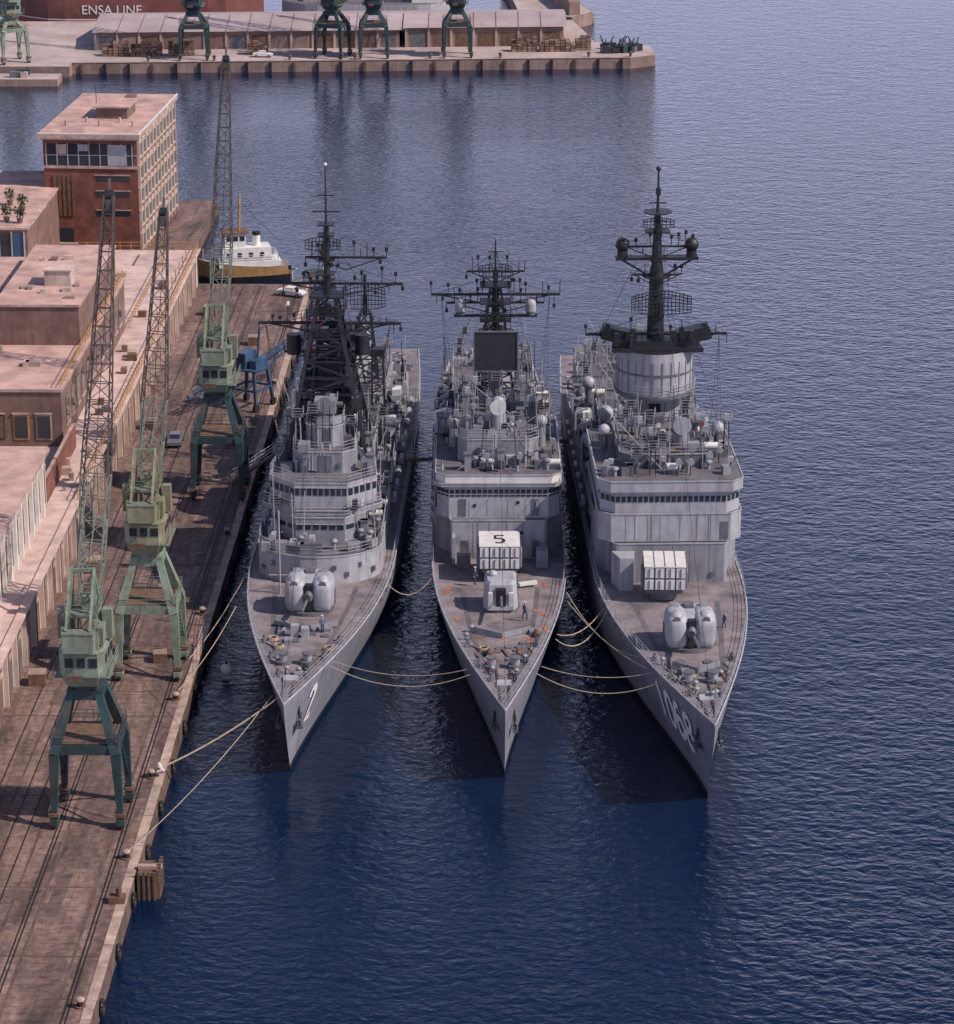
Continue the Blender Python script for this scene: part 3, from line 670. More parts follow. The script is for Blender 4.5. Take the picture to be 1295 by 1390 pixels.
S.house(S.poly(86, 104, 9.5), 5, 12); S.greeble(-4.2, 4.2, 86, 103, 12, 16)
S.greeble(-6, -4.9, 67, 96, 10.4, 26); S.greeble(4.9, 6, 67, 96, 10.4, 26)
S.greeble(-5, 5, 105, 122, None, 14)
for i in range(2): boat(S.g.part('boats'), 5.5 if i else -5.3, 70+4*i, 12.2, 7)
p = S.g.part('deck_paint_patches')
for _ in range(12):
    y = R.uniform(14, 42); w = S.w(1, y)*.85; x = R.uniform(-w, w)
    l = R.uniform(.8, 3.0); q = R.uniform(.08, .18); a = R.uniform(-1.2, 1.2)
    vs = []
    for u, v in ((-q, -l/2), (q, -l/2), (q*1.2, 0), (q, l/2), (-q, l/2), (-q*.5, 0)):
        xx = x+u*math.cos(a)-v*math.sin(a)*1; yy = y+u*math.sin(a)+v*math.cos(a); vs.append((xx, yy, S.zd(yy)+.03))
    p.add(vs, [(0, 1, 2, 3, 4, 5)], ORANGE)
p = S.g.part('deck_equipment')
p.box((2.8, 36.2, S.zd(36)+.4), (1.9, .5, .3), WHITE, rz=.35)
p.box((4.4, 43, 7.2), (1.2, 1.6, 1.8), GRAY); p.box((-3.6, 42.5, 7), (1.4, 1.2, 1.4), GRAYM)
for k in range(4): p.box((-2.0+k*1.3, 14+k*.5, S.zd(14)+.06), (.3, 4.0, .06), BROWNW, rz=.25)
for sx in (-1, 1):
    for i in range(10): p.cyl((sx*6.75, 52+i*3.6, 8.2), (sx*6.75, 53.7+i*3.6, 8.2), .36, GRAYL, n=10)
for k in range(10): p.cyl((R.uniform(-6, 6), 47+k*3, 14), (R.uniform(-6, 6), 47+k*3, 14+R.uniform(4, 8)), .04, GRAYL, n=5)
S.done()

# =================================================================== FRIGATE (outer)
S = Ship('frigate', (20.5, 226.6, 0), 0.0285, 134, 14.8, 8.8, 6.5, 5.0, ovh=4.5, full=52)
S.hull(); S.forecastle(21); gun_mk(S, 22.6)
S.number(-1, '1068', 17.0, 4.9, 3.3, 2.6)
asroc(S, -1.0, 37.6, S.zd(36)+.2, -0.06)
S.house(S.poly(42.0, 100, 11.4, cf=.3, w2=12), 5.6, 10.8, GRAY, part='deckhouse', rail=False)
S.house([(-7.2, 48), (-5.9, 45.5), (5.9, 45.5), (7.2, 48), (7.2, 98), (-7.2, 98)], 5.5, 11.0, GRAY, rail=False)
S.house(S.poly(42.4, 60, 14.3, cf=1.2), 10.9, 13.8, GRAYL, part='bridge_front', rail=False)
S.house(S.poly(42.6, 60, 13.9, cf=1.4), 13.8, 16.1, GRAYL, part='bridge', rail=False)
S.house(S.poly(42.3, 60.4, 14.5, cf=1.2), 16.1, 17.2, GRAYL, part='bulwark', rail=False)
S.windows((-5.55, 42.6), (5.55, 42.6), 15.3, .6, 20); S.windows((-6.95, 44), (-5.55, 42.6), 15.3, .6, 3); S.windows((5.55, 42.6), (6.95, 44), 15.3, .6, 3)
S.windows((-6.95, 55), (-6.95, 45), 15.3, .6, 8)
S.windows((-7.18, 53), (-7.18, 48.5), 12.6, .8, 3, mat=BLACK); S.windows((-7.23, 60), (-7.23, 53), 8.8, 1.8, 3, fill=.5, mat=BLACK); S.windows((7.23, 49), (7.23, 54), 8.8, 1.8, 2, fill=.6, mat=BLACK)
S.wallbits((-5.5, 42), (5.5, 42), 6.6, 10.8, 3); S.wallbits((-6, 42.4), (6, 42.4), 11, 13.8, 3); S.wallbits((-7.2, 90), (-7.2, 48), 6.5, 10.8, 18)
p = S.g.part('deck_equipment')
p.prism([(-5.9, 41.9), (-5.2, 39.6), (-3.9, 39.6), (-3.6, 41.9)], S.zd(40)-.1, S.zd(40)+3.4, GRAYL)
S.house(S.poly(47, 58, 9.5, cf=1), 17.2, 18.6, GRAYM)
S.greeble(-6.4, 6.4, 44, 47, 17.2, 14); S.greeble(-6.4, 6.4, 47, 60, 17.2, 18); S.greeble(-4.5, 4.5, 47, 58, 18.6, 14)
p = S.g.part('gun_director'); p.cyl((1.6, 50, 18.6), (1.6, 50, 20.0), .9, GRAY, n=14); p.sph((1.6, 50, 20.8), (1.0, 1.0, .9), GRAYL, n=16, k=9); p.cyl((1.6, 48.7, 21.0), (1.6, 49.2, 21.0), .95, GRAYL, r1=.6, n=18)
p.box((2.9, 50, 20.6), (.7, .9, .8), GRAYM)
p = S.g.part('mack'); my = 63
p.cyl((0, my, 10), (0, my, 20.8), 2.9, GRAYL, r1=2.7, n=32); p.cyl((0, my, 20.8), (0, my, 21.1), 4.4, GRAYM, n=32); p.cyl((0, my, 21.1), (0, my, 25.6), 4.0, GRAYL, n=36, capmat=DARK)
p.cyl((0, my, 23.2), (0, my, 23.4), 4.1, GRAYM, n=36); p.cyl((0, my, 18), (0, my, 18.15), 3.6, GRAYM, n=32)
p.rail([(3.5*math.cos(i*PI/8), my+3.5*math.sin(i*PI/8), 18.15) for i in range(17)], GRAYL, r=.03)
for i in range(14):
    a = PI+PI*i/13; p.box((4.03*math.cos(a), my+4.03*math.sin(a), 23.0), (.08, .08, 3.4), GRAY, rz=a)
p.rail([(4.35*math.cos(i*PI/8), my+4.35*math.sin(i*PI/8), 21.1) for i in range(17)], GRAYL, r=.03)
p.box((-2.2, my-2.4, 14), (1.6, 1.6, 7), GRAY); p.box((2.3, my-2.4, 13), (1.4, 1.4, 5.5), GRAYL); p.box((-.2, my-3, 19.4), (1.2, .6, 1.2), DARK)
for sx in (-1, 1): p.lattice((sx*3.4, my-3.4, 14), (sx*3.4, my-3.2, 20.8), 1.2, 1.2, 5, .07, GRAYM, .05); p.box((sx*3.6, my-3.6, 19.6), (1, 1, 1), GRAYL)
p.box((0, my, 26.1), (8.6, 4.2, 1.0), DARK); p.prism([(-4.8, my-3), (4.8, my-3), (4.2, my+3), (-4.2, my+3)], 25.6, 26.0, DARK)
for sx in (-1, 1):
    p.box((sx*3.9, my-.5, 26.9), (3.6, 2.0, 1.4), DARK, ry=-sx*.25); p.cyl((sx*5.0, my-.5, 27.1), (sx*5.6, my-.5, 27.5), .8, BLACK, n=12)
for _ in range(14): p.box((R.uniform(-4.4, 4.4), my-R.uniform(1, 2.6), 26.5+R.uniform(0, .8)), (.5, .5, R.uniform(.5, 1.6)), DARK)
p = S.g.part('main_mast')
p.cyl((0, my, 26), (0, my, 34), .95, DARK, r1=.7, n=12); p.cyl((0, my, 34), (0, my, 39.8), .6, DARK, r1=.35, n=10); p.cyl((0, my, 39.8), (0, my, 44.3), .2, DARK, r1=.1, n=6)
for i in range(14): p.box((0, my-.95, 26.8+i*.9), (.8, .3, .12), DARK)
yard(p, 0, my-1, 27.1, 7.4, DARK, .16, 6)
grid_dish(p, (.3, my-1.8, 30.7), 6.2, 2.5, DARK, 1.1, 16, 6)
p.box((0, my, 35.0), (8.6, 1.2, .3), DARK); yard(p, 0, my, 36.2, 3.7, DARK, .12, 5); yard(p, 0, my, 33.2, 2.6, DARK, .1, 4)
for sx in (-1, 1):
    p.cyl((sx*3.6, my, 35.0), (sx*3.6, my, 35.8), .55, DARK); p.sph((sx*3.6, my, 36.4), .75, DARK, n=14, k=8); p.beam((sx*3.8, my, 34.9), (0, my, 32.6), .2, DARK)
grid_dish(p, (0, my-.9, 38.9), 3.2, 1.1, DARK, .4, 8, 3); p.box((0, my, 37.8), (2.6, 1.6, .15), DARK)
p.box((0, my, 40.8), (1.8, .12, .12), DARK); p.box((0, my, 42), (.5, .5, .7), DARK); p.sph((0, my, 44.4), .28, DARK, n=8, k=5)
for z_ in (33.0, 39.8): p.cyl((0, my, z_), (0, my, z_+.12), 1.5, DARK, n=12)
S.rigging(0, my, 39, [(-.2, 1, 9.6), (-6.5, 46, 17), (6.5, 46, 17), (-6.5, 95, 12), (6.5, 95, 12)]); S.rigging(-6.6, my-1, 27, [(-5, 55, 17.2), (-5.6, 54, 17.2), (-6.1, 53, 17.2)]); S.rigging(6.6, my-1, 27, [(5, 55, 17.2), (5.6, 54, 17.2), (6.1, 53, 17.2)])
S.house(S.poly(60, 86, 9.6, cf=.5), 11, 14.2); S.greeble(-4.6, 4.6, 61, 86, 14.2, 30); S.greeble(-7, -5, 50, 98, 11, 34); S.greeble(5, 7, 50, 98, 11, 34)
S.house(S.poly(96, 112, 11, cf=.5), 5, 11.4); S.greeble(-5, 5, 97, 111, 11.4, 14); S.greeble(-5, 5, 113, 130, None, 10)
p = S.g.part('satellite_domes')
for x, y, z_, r_ in ((-5.9, 54, 17.2, .6), (-4.6, 70, 14.2, .9), (-6.2, 76, 11, .8), (5.9, 55, 17, .7), (4.6, 66, 14.2, 1.1), (-5.2, 88, 12.5, .8), (6.0, 72, 12.5, .9)):
    p.cyl((x, y, z_-1), (x, y, z_+1.4), r_*.55, GRAYM, n=12); p.sph((x, y, z_+1.9), r_, GRAYL, n=16, k=9)
for i in range(2): boat(S.g.part('boats'), -6.1, 64+10*i, 12.6, 7)
boat(S.g.part('boats'), 6.1, 62, 12.6, 7)
for k in range(12): p.cyl((R.uniform(-7, 7), 45+k*4, 12), (R.uniform(-7, 7), 45+k*4, 18+R.uniform(4, 7)), .04, GRAYL, n=5)
p.lattice((-3.6, 88, 11), (-3.6, 88, 22), 1.0, .8, 9, .045, GRAY, .03)
for sx in (-1, 1):
    for i in range(8): p.cyl((sx*7.35, 62+i*4, 8.6), (sx*7.35, 63.8+i*4, 8.6), .36, GRAYL, n=10)
S.done()

# =================================================================== WATER
mb = MB(); mb.add([(-6000, -1000, 0), (6000, -1000, 0), (6000, 11000, 0), (-6000, 11000, 0)], [(0, 1, 2, 3)], WATER)
mk_obj('harbour_water', mb)

# =================================================================== QUAY
QL = (-28.2, 197, 0); QR = -0.018
def qw(x, y, z=0):
    c, s_ = math.cos(QR), math.sin(QR); return Vector((QL[0]+c*x-s_*y, QL[1]+s_*x+c*y, z))
g = Group('quay', QL, QR); p = g.part('paving')
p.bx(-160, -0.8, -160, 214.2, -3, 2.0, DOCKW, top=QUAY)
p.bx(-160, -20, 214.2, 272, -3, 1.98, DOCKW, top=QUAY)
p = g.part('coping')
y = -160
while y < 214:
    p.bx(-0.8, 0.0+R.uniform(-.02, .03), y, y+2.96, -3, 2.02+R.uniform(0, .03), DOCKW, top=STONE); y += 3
p = g.part('asphalt_patches')
for i in range(30):
    cx, cy = R.uniform(-14.5, -2.8), R.uniform(-12, 205); a0, b0 = R.uniform(.3, 1.1), R.uniform(.8, 4); zz = 2.004+i*.0006
    p.add([(cx-a0, cy-b0, zz), (cx+a0*R.uniform(.8, 1), cy-b0*R.uniform(.9, 1), zz), (cx+a0, cy+b0, zz), (cx-a0*R.uniform(.8, 1), cy+b0*R.uniform(.9, 1), zz)], [(0, 1, 2, 3)], STAIN if i % 4 else QUAY)
p = g.part('crane_rails')
for x in (-1.9, -2.2, -7.5, -7.8, -10.2, -11.6, -14.2):
    p.bx(x, x+.09, -160, 213, 2.0, 2.05, BLACK)
for x in (-2.9, -6.9, -9.2, -12.6): p.bx(x, x+.22, -160, 213, 2.0, 2.028, DOCKW)
y = -60
while y < 212:
    p.bx(-15.6, -.85, y, y+.14, 2.0, 2.032, DOCKW); y += R.choice([6, 12, 12, 18])
p = g.part('tyre_fenders')
y = -60
while y < 210:
    for k in range(12):
        a = k*PI/6; b2 = (k+1)*PI/6; p.cyl((.2, y+.55*math.cos(a), .9+.55*math.sin(a)), (.2, y+.55*math.cos(b2), .9+.55*math.sin(b2)), .17, BLACK, n=6)
    y += 9
g.done()
for yy in (-8, 17.5, 34, 52, 75, 100, 128, 160, 190, 208):
    g = Group('mooring_bollard', qw(-1.1, yy, 2.03)); p = g.part('post')
    p.cyl((0, 0, 0), (0, 0, .1), .42, WOOD, n=12); p.cyl((0, 0, .1), (0, 0, .5), .24, BLACK, n=12); p.sph((0, 0, .6), (.38, .38, .2), STONE, n=12, k=6); g.done()
g = Group('wooden_fender', qw(0.9, 15.5, 0), QR); p = g.part('timbers')
p.bx(-.7, .9, -1.5, 1.5, -.5, 2.1, WOOD)
for k in range(5): p.bx(.9, 1.15, -1.4+k*.6, -1.1+k*.6, -.5, 2.6, WOOD)
for k in range(4): p.bx(-.65+k*.42, -.45+k*.42, -1.7, -1.5, -.5, 2.5, DOCKW)
p.bx(-.75, 1.2, -.25, .25, 2.12, 2.4, STONE); g.done()
g = Group('wooden_fender', qw(-0.6, 9.5, 2.05), QR); p = g.part('timbers'); p.bx(-.8, .5, -.5, .5, 0, .5, WOOD); p.cyl((0, 0, .5), (0, 0, 1.2), .25, WOOD); g.done()

def gangway(a, b_, w=.9):
    g = Group('gangway', a); p = g.part('walkway'); d = Vector(b_)-Vector(a); u = Vector((-d.y, d.x, 0)).normalized()*w/2
    o = Vector((0, 0, 0)); zz = Vector((0, 0, .12))
    p.add([o-u, o+u, d+u, d-u, o-u+zz, o+u+zz, d+u+zz, d-u+zz], [(0, 1, 2, 3), (4, 5, 6, 7), (0, 1, 5, 4), (1, 2, 6, 5), (2, 3, 7, 6), (3, 0, 4, 7)], WOOD)
    p.rail([o-u+zz, d-u+zz], WHITE, h=1.1, step=1.2, r=.035); p.rail([o+u+zz, d+u+zz], WHITE, h=1.1, step=1.2, r=.035); g.done()
gangway(qw(-2.6, 118, 2.05), (-21.6, 318, 6.0)); gangway((-9.2, 311, 6.0), (-4.2, 311, 6.4)); gangway((7.6, 318, 6.2), (12.4, 318, 6.2))

# =================================================================== CRANES
def crane(name, loc, rz, leg, body, jibm, jibm2, tip, zt=11.5, sp=2.8):
    g = Group(name, loc, rz); p = g.part('portal')
    for sx in (-1, 1):
        for sy in (-1, 1):
            f = Vector((sx*sp, sy*sp, .9)); kn = Vector((sx*sp*.93, sy*sp*.93, 6.6)); t = Vector((sx*1.2, sy*1.2, zt))
            for a, b_, w0, w1 in ((f, kn, .36, .66), (kn, t, .66, .5)):
                p.cyl(a, b_, w0*.9, leg, r1=w1*.9, n=4, smooth=False)
            p.box((sx*sp, sy*sp, .65), (.7, 1.3, .5), leg)
            for dy in (-.4, .4): p.cyl((sx*sp-.15, sy*sp+dy, .36), (sx*sp+.15, sy*sp+dy, .36), .32, BLACK, n=12)
            p.box((sx*sp, sy*sp, 1.2), (.9, .9, .3), WOOD)
        if zt > 6: p.box((sx*sp*.9, 0, 7.0), (.5, sp*1.9, .8), leg); p.box((0, sx*sp*.9, 7.0), (sp*1.9, .5, .8), leg)
        p.cyl((sx*sp, -sp, 2.2), (sx*sp*.95, 0, 6.6), .13, leg, n=4); p.cyl((sx*sp, sp, 2.2), (sx*sp*.95, 0, 6.6), .13, leg, n=4)
    p.box((0, 0, zt), (3.0, 3.0, .9), leg); p.cyl((0, 0, zt+.4), (0, 0, zt+1.0), 1.5, leg, n=18)
    for i in range(16): p.box((sp*.98, -1.4+i*.1, 1+i*.36), (.6, .09, .05), leg)
    p.box((0, 0, 7.45), (sp*1.7, sp*1.7, .06), WOOD)
    p.rail([(-sp, -sp, 7.4), (sp, -sp, 7.4), (sp, sp, 7.4), (-sp, sp, 7.4), (-sp, -sp, 7.4)], leg, r=.03)
    q = g.part('machinery_house'); z0 = zt+1.0
    pl = [(-1.9, -1.8), (-1.4, -2.5), (1.4, -2.5), (1.9, -1.8), (1.9, 2.4), (-1.9, 2.4)]
    q.prism([(a*.8, b_*.8) for a, b_ in pl], z0, z0+1.0, body, tpoly=pl); q.prism(pl, z0+1.0, z0+3.1, body, tpoly=pl)
    q.prism([(a*1.03, b_*1.03) for a, b_ in pl], z0+3.1, z0+3.25, body, tpoly=[(a*.9, b_*.9) for a, b_ in pl])
    for xx in (-1.0, 0, 1.0): q.box((xx, -2.52, z0+2.3), (.7, .08, .8), GLASS)
    for sx in (-1, 1):
        for yy in (-1.2, .2, 1.6): q.box((sx*1.92, yy, z0+2.3), (.08, .8, .7), GLASS)
        q.box((sx*1.9, .4, z0+.85), (.9, 5.2, .08), JIBG)
        q.rail([(sx*2.35, -2.6, z0+.9), (sx*2.35, 2.9, z0+.9)], body, r=.03)
    q.box((-.5, -2.54, z0+.9), (1.2, .1, .5), WOOD)
    u = g.part('upper_frame'); zu = z0+3.2
    for sx in (-1, 1):
        u.cyl((sx*1.3, -1.6, zu), (sx*.9, .4, zu+6.3), .2, body, n=4); u.cyl((sx*1.3, 2.2, zu), (sx*.9, .4, zu+6.3), .2, body, n=4)
        u.cyl((sx*1.15, -.8, zu+2.6), (sx*1.15, 1.5, zu+2.6), .12, body, n=4); u.cyl((sx*1.3, -1.6, zu), (sx*1.15, 1.5, zu+2.6), .1, body, n=4)
        u.cyl((sx*1.15, 1.5, zu+2.6), (sx*1.0, -.1, zu+4.6), .1, body, n=4); u.cyl((sx*1.0, -.1, zu+4.6), (sx*1.0, .9, zu+4.6), .1, body, n=4)
        u.box((sx*1.5, -.1, zu+1.0), (.5, 2.4, 1.5), body)
        u.box((sx*1.9, .8, zu+1.5), (.8, .8, 2.6), body)
        u.cyl((sx*1.0, .4, zu+6.5), (sx*1.0, -3.3, zu+2.2), .14, body, n=4)
    u.beam((-1, .4, zu+6.3), (1, .4, zu+6.3), .3, body); u.beam((-1.2, -.8, zu+2.6), (1.2, -.8, zu+2.6), .25, body); u.beam((-1.2, 1.5, zu+2.6), (1.2, 1.5, zu+2.6), .25, body)
    u.box((0, .3, zu+2.65), (2.6, 2.6, .08), JIBG); u.rail([(-1.4, -1.2, zu+2.7), (1.4, -1.2, zu+2.7), (1.4, 1.8, zu+2.7), (-1.4, 1.8, zu+2.7), (-1.4, -1.2, zu+2.7)], body, r=.03)
    u.cyl((-.9, .2, zu+.6), (.9, .2, zu+.6), .55, WOOD, n=14); u.box((.3, .9, zu+3.3), (1, .8, 1.2), body)
    u.box((0, -3.2, zu+1.2), (2.6, 1.1, 1.6), body); u.box((0, -3.2, zu+2.1), (2.7, 1.2, .15), JIBG)
    j = g.part('jib'); a = Vector((0, 2.2, zu+.3)); b_ = Vector(tip); mid = a.lerp(b_, .36)
    n1 = max(4, int((mid-a).length/1.7)); n2 = max(6, int((b_-mid).length/1.5))
    j.lattice(a, mid, 1.5, 2.3, n1, .10, jibm2, .055); j.lattice(mid, b_, 2.3, .75, n2, .085, jibm, .05)
    j.cyl(b_-Vector((.35, 0, 0)), b_+Vector((.35, 0, 0)), .45, DARK, n=12); j.box(b_+Vector((0, -.2, -.8)), (.6, .6, 1.0), jibm)
    j.beam(b_+Vector((0, 0, 0)), b_+Vector((0, .5, 1.3)), .2, jibm)
    apex = Vector((0, .4, zu+6.4))
    for sx in (-.5, .5):
        j.cyl(apex+Vector((sx, 0, 0)), b_+Vector((sx*.5, 0, -.2)), .035, DARK, n=4, cap=False)
        j.cyl(apex+Vector((sx, 0, 0)), mid+Vector((sx, -1, 0)), .06, jibm2, n=4, cap=False)
    g.done()
crane('harbour_crane', (-32.9, 223.4, 2.03), QR, TEAL, PALEG, JIB, JIBG, (2.2, 9.5, 51.8))
crane('harbour_crane', (-31.4, 257.0, 2.03), QR, PALEG, YELG, JIB, JIBG, (1.9, 5.5, 43.8))
crane('harbour_crane', (-29.5, 312.0, 2.03), QR, TEAL, PALEG, JIB, JIBG, (1.3, 6.5, 48.8))
g = Group('blue_mobile_crane', (-28.6, 347.0, 2.03), -.5); p = g.part('frame')
for sx in (-1, 1):
    for sy in (-1, 1):
        p.beam((sx*2.0, sy*2.0, .7), (sx*1.5, sy*1.5, 5), .35, BLUEC); p.cyl((sx*2.2, sy*2.0, .5), (sx*1.8, sy*2.0, .5), .5, BLACK, n=14)
    p.beam((sx*1.9, -1.9, 2.6), (sx*1.9, 1.9, 2.6), .25, BLUEC); p.beam((-1.9, sx*1.9, 2.6), (1.9, sx*1.9, 2.6), .25, BLUEC); p.beam((sx*1.6, -1.6, 4.9), (sx*1.6, 1.6, 4.9), .25, BLUEC)
p.bx(-1.9, 1.9, -1.8, 2.2, 5, 5.2, BLUEC); p.bx(-1.4, .2, -1.4, 1.2, 5.2, 7.2, BLUEC); p.bx(-1.1, -.1, -1.46, -1.4, 6.0, 6.9, GLASS); p.bx(.5, 1.5, -1, 1.8, 5.2, 6.3, BLUEC)
j = g.part('boom'); j.lattice((1.0, 1.5, 5.6), (3.5, 15, 9.5), 1.0, .6, 10, .08, BLUEC, .05); j.lattice((-1.4, -1.5, 5), (-3.4, -7.5, 3), .9, .7, 5, .08, BLUEC, .05); j.beam((.6, .6, 5.2), (.6, 1.4, 10), .2, BLUEC); j.cyl((.6, 1.4, 10), (3.4, 14.5, 9.7), .05, DARK, n=4)
g.done()

# =================================================================== QUAY WAREHOUSE COMPLEX
g = Group('quay_warehouse', QL, QR); p = g.part('lower_walls')
p.bx(-80, -16.9, -160, 213, 2.0, 7.4, CREAM, top=ROOFQ)
p.bx(-17.2, -16.3, -160, 213, 7.4, 7.62, CREAM, top=ROOFQ)
f = g.part('pillars_and_doors'); y = -158; i = 0
while y < 210:
    f.bx(-16.9, -16.45, y, y+.8, 2.0, 7.4, CREAM)
    f.bx(-16.9, -16.84, y+1.3, y+4.5, 2.02, 5.6, R.choice([WOOD, FARW, GRAYM, BROWNW, TEAL]))
    f.bx(-16.9, -16.83, y+1.3, y+4.5, 5.95, 6.7, GLASS)
    f.bx(-16.9, -16.7, y+1.1, y+4.7, 5.62, 5.9, STONE)
    f.cyl((-16.4, y+.4, 2), (-16.4, y+.4, 7.4), .08, BROWNW, n=6)
    y += 5.2; i += 1
f = g.part('upper_hall')
f.bx(-80, -19.6, -160, 93, 7.4, 13.6, CREAM); f.bx(-80.2, -19.1, -160.2, 93.3, 13.6, 14.0, STONE, top=ROOFP)
y = -158
while y < 90:
    f.bx(-19.6, -19.3, y, y+.6, 7.4, 13.6, WHITE); f.bx(-19.6, -19.55, y+1.1, y+2.6, 8.2, 12.2, GLASS if R.random() < .6 else WOOD); f.bx(-19.6, -19.4, y+.9, y+2.8, 12.25, 12.45, STONE)
    y += 3.3
f = g.part('brick_parapet'); f.bx(-20.2, -19.8, 93.4, 115, 7.4, 10.2, BRICK, top=STONE)
f = g.part('brown_block')
f.bx(-80, -21.3, 115, 168, 7.4, 13.9, BROWNW); f.bx(-80.2, -21.1, 114.8, 168.2, 13.9, 14.25, STONE, top=ROOFP)
for x, mt in ((-26.0, YELLOW), (-23.4, STONE), (-28.8, GLASS), (-31.5, GLASS), (-35, GLASS)):
    f.bx(x-.9, x+.9, 114.9, 115, 8.2, 11.2, mt); f.bx(x-.75, x+.75, 114.84, 114.9, 8.4, 11.0, GLASS if mt != GLASS else WOOD)
    f.bx(x-1.0, x+1.0, 114.8, 114.99, 11.25, 11.4, STONE)
for yy in range(118, 166, 4): f.bx(-21.3, -21.24, yy, yy+2.2, 9.2, 12.4, GLASS); f.bx(-21.3, -21.15, yy-.2, yy+2.4, 8.95, 9.15, STONE)
f = g.part('dark_block')
f.bx(-32, -21.9, 134, 165, 14.25, 19.0, BROWNW); f.bx(-32.2, -21.7, 133.8, 165.2, 19.0, 19.3, STONE, top=ROOFP)
f.bx(-27.4, -24.2, 143, 146.5, 19.3, 21.2, CREAM); f.bx(-27.6, -24.0, 142.8, 146.7, 21.2, 21.35, CREAM, top=ROOFQ)
f.bx(-50, -34, 150, 168, 14.25, 17, BROWNW, top=ROOFP)
f = g.part('rear_block')
f.bx(-66, -40, 203, 243, 1.98, 12.6, BROWNW); f.bx(-66.2, -39.8, 202.8, 243.2, 12.6, 12.9, STONE, top=ROOFP)
for k in range(14): f.bx(-65.5+k*1.8, -64.0+k*1.8, 202.9, 203, 4, 12, BLUEC if k % 3 else GLASS)
for k in range(15): f.bx(-65.75+k*1.8, -65.6+k*1.8, 202.7, 203, 3, 12.4, GRAYL)
f = g.part('yellow_railings')
def qrail(pts): f.rail(pts, YELLOW, h=1.1, step=1.6, wires=2, r=.045)
qrail([(-16.6, 95, 7.62), (-16.6, 212.5, 7.62)]); qrail([(-20.9, 168.6, 7.42), (-20.9, 212, 7.42)]); qrail([(-21.4, 115.2, 14.25), (-21.4, 167.8, 14.25)])
qrail([(-16.6, 212.6, 7.62), (-38, 212.6, 7.42)])
f = g.part('roof_details')
for _ in range(80):
    x = R.uniform(-60, -23); y = R.choice([R.uniform(0, 90), R.uniform(117, 132), R.uniform(170, 210)]); z_ = 14.0 if y < 95 else (14.25 if y < 150 else 7.4)
    t = R.random()
    if t < .5: f.box((x, y, z_+.3), (R.uniform(.6, 1.8), R.uniform(.6, 1.8), .6), R.choice([CREAM, STONE, BROWNW]))
    elif t < .75: f.cyl((x, y, z_), (x, y, z_+R.uniform(.8, 2)), .15, STONE, n=8)
    else: f.bx(x, x+.15, y, y+R.uniform(3, 9), z_+.02, z_+.2, BROWNW)
for _ in range(12):
    x, y = R.uniform(-31, -23), R.uniform(136, 163); f.box((x, y, 19.5), (R.uniform(.4, 1.2), R.uniform(.4, 1.2), R.uniform(.3, .7)), R.choice([STONE, BROWNW, CREAM]))
for k in range(12): f.bx(-79, -19.2, -150+k*20, -149.7+k*20, 14.0, 14.12, STONE)
for k in range(14): f.box((-19+R.uniform(-1, 1), R.uniform(20, 208), 7.8), (R.uniform(.4, 1.2), R.uniform(.5, 1.4), R.uniform(.5, 1)), R.choice([STONE, BROWNW, GRAYM, WOOD]))
for k in range(9): f.box((-17.6, 172+k*4.2, 8.4), (.12, .12, 1.9), YELLOW)
g.done()
for i, (x, y) in enumerate([(-41.5, 206), (-43.6, 207), (-45.7, 210), (-42.5, 214), (-45, 218), (-47.6, 205)]):
    g = Group('potted_plant', qw(x, y, 12.9)); p = g.part('pot'); p.cyl((0, 0, 0), (0, 0, .7), .35, BROWNW, r1=.5, n=12)
    p.cyl((0, 0, .7), (0, 0, 1.4), .07, WOOD, n=6); q = g.part('leaves')
    for _ in range(110):
        v = Vector((R.gauss(0, 1), R.gauss(0, 1), R.gauss(0, 1))).normalized()*R.uniform(.3, .95); c = Vector((0, 0, 1.7))+v
        a = Vector((R.uniform(-1, 1), R.uniform(-1, 1), R.uniform(-1, 1)))*.2; b_ = Vector((R.uniform(-1, 1), R.uniform(-1, 1), R.uniform(-1, 1)))*.2
        q.add([c-a, c+b_, c+a, c-b_], [(0, 1, 2, 3)], GREENP)
    g.done()

# =================================================================== BRICK TOWER
g = Group('brick_tower_building', (-51.6, 427.5, 0), -0.07); p = g.part('walls')
p.bx(-14.4, 0, 0, 33, 1.9, 20.3, BRICK)
r = g.part('roof'); r.bx(-15.0, .6, -.9, 33.8, 20.6, 21.3, STONE, top=ROOFP); r.bx(-14.6, .2, -.4, 33.4, 20.3, 20.6, CREAM)
r.bx(-15.0, .6, -.9, -.6, 21.3, 21.42, WHITE); r.bx(.35, .6, -.6, 33.8, 21.3, 21.42, WHITE)
r.bx(-8.5, -3.6, 12, 19, 21.3, 23.0, BROWNW, top=ROOFP); r.bx(-8.9, -3.2, 11.6, 19.4, 23.0, 23.25, STONE, top=ROOFP); r.bx(-6.5, -5, 25, 28, 21.3, 22.4, BROWNW)
r.cyl((-9, 15, 21.3), (-9, 15, 26), .06, DARK, n=5)
for k in range(5): r.cyl((-12+k*2.6, 6+k % 2*3, 21.3), (-12+k*2.6, 6+k % 2*3, 22.1), .2, STONE, n=8)
w = g.part('windows')
w.bx(-13.9, -.5, -.06, 0, 16.4, 19.7, GLASS)
for k in range(9): w.bx(-14.0+k*1.65, -13.86+k*1.65, -.14, -.06, 16.3, 19.8, GRAYL)
w.bx(-14.4, 0, -.2, -.0, 15.9, 16.3, STONE); w.bx(-14.2, 0, -.12, -.06, 17.9, 18.0, GRAYL)
w.bx(-4.5, -1.6, -.12, -.07, 16.4, 19.6, GRAYL); w.bx(-12.3, -10.8, -.12, -.07, 18.1, 19.6, CREAM); w.bx(-8.9, -7.5, -.12, -.07, 18.6, 19.6, GRAYL)
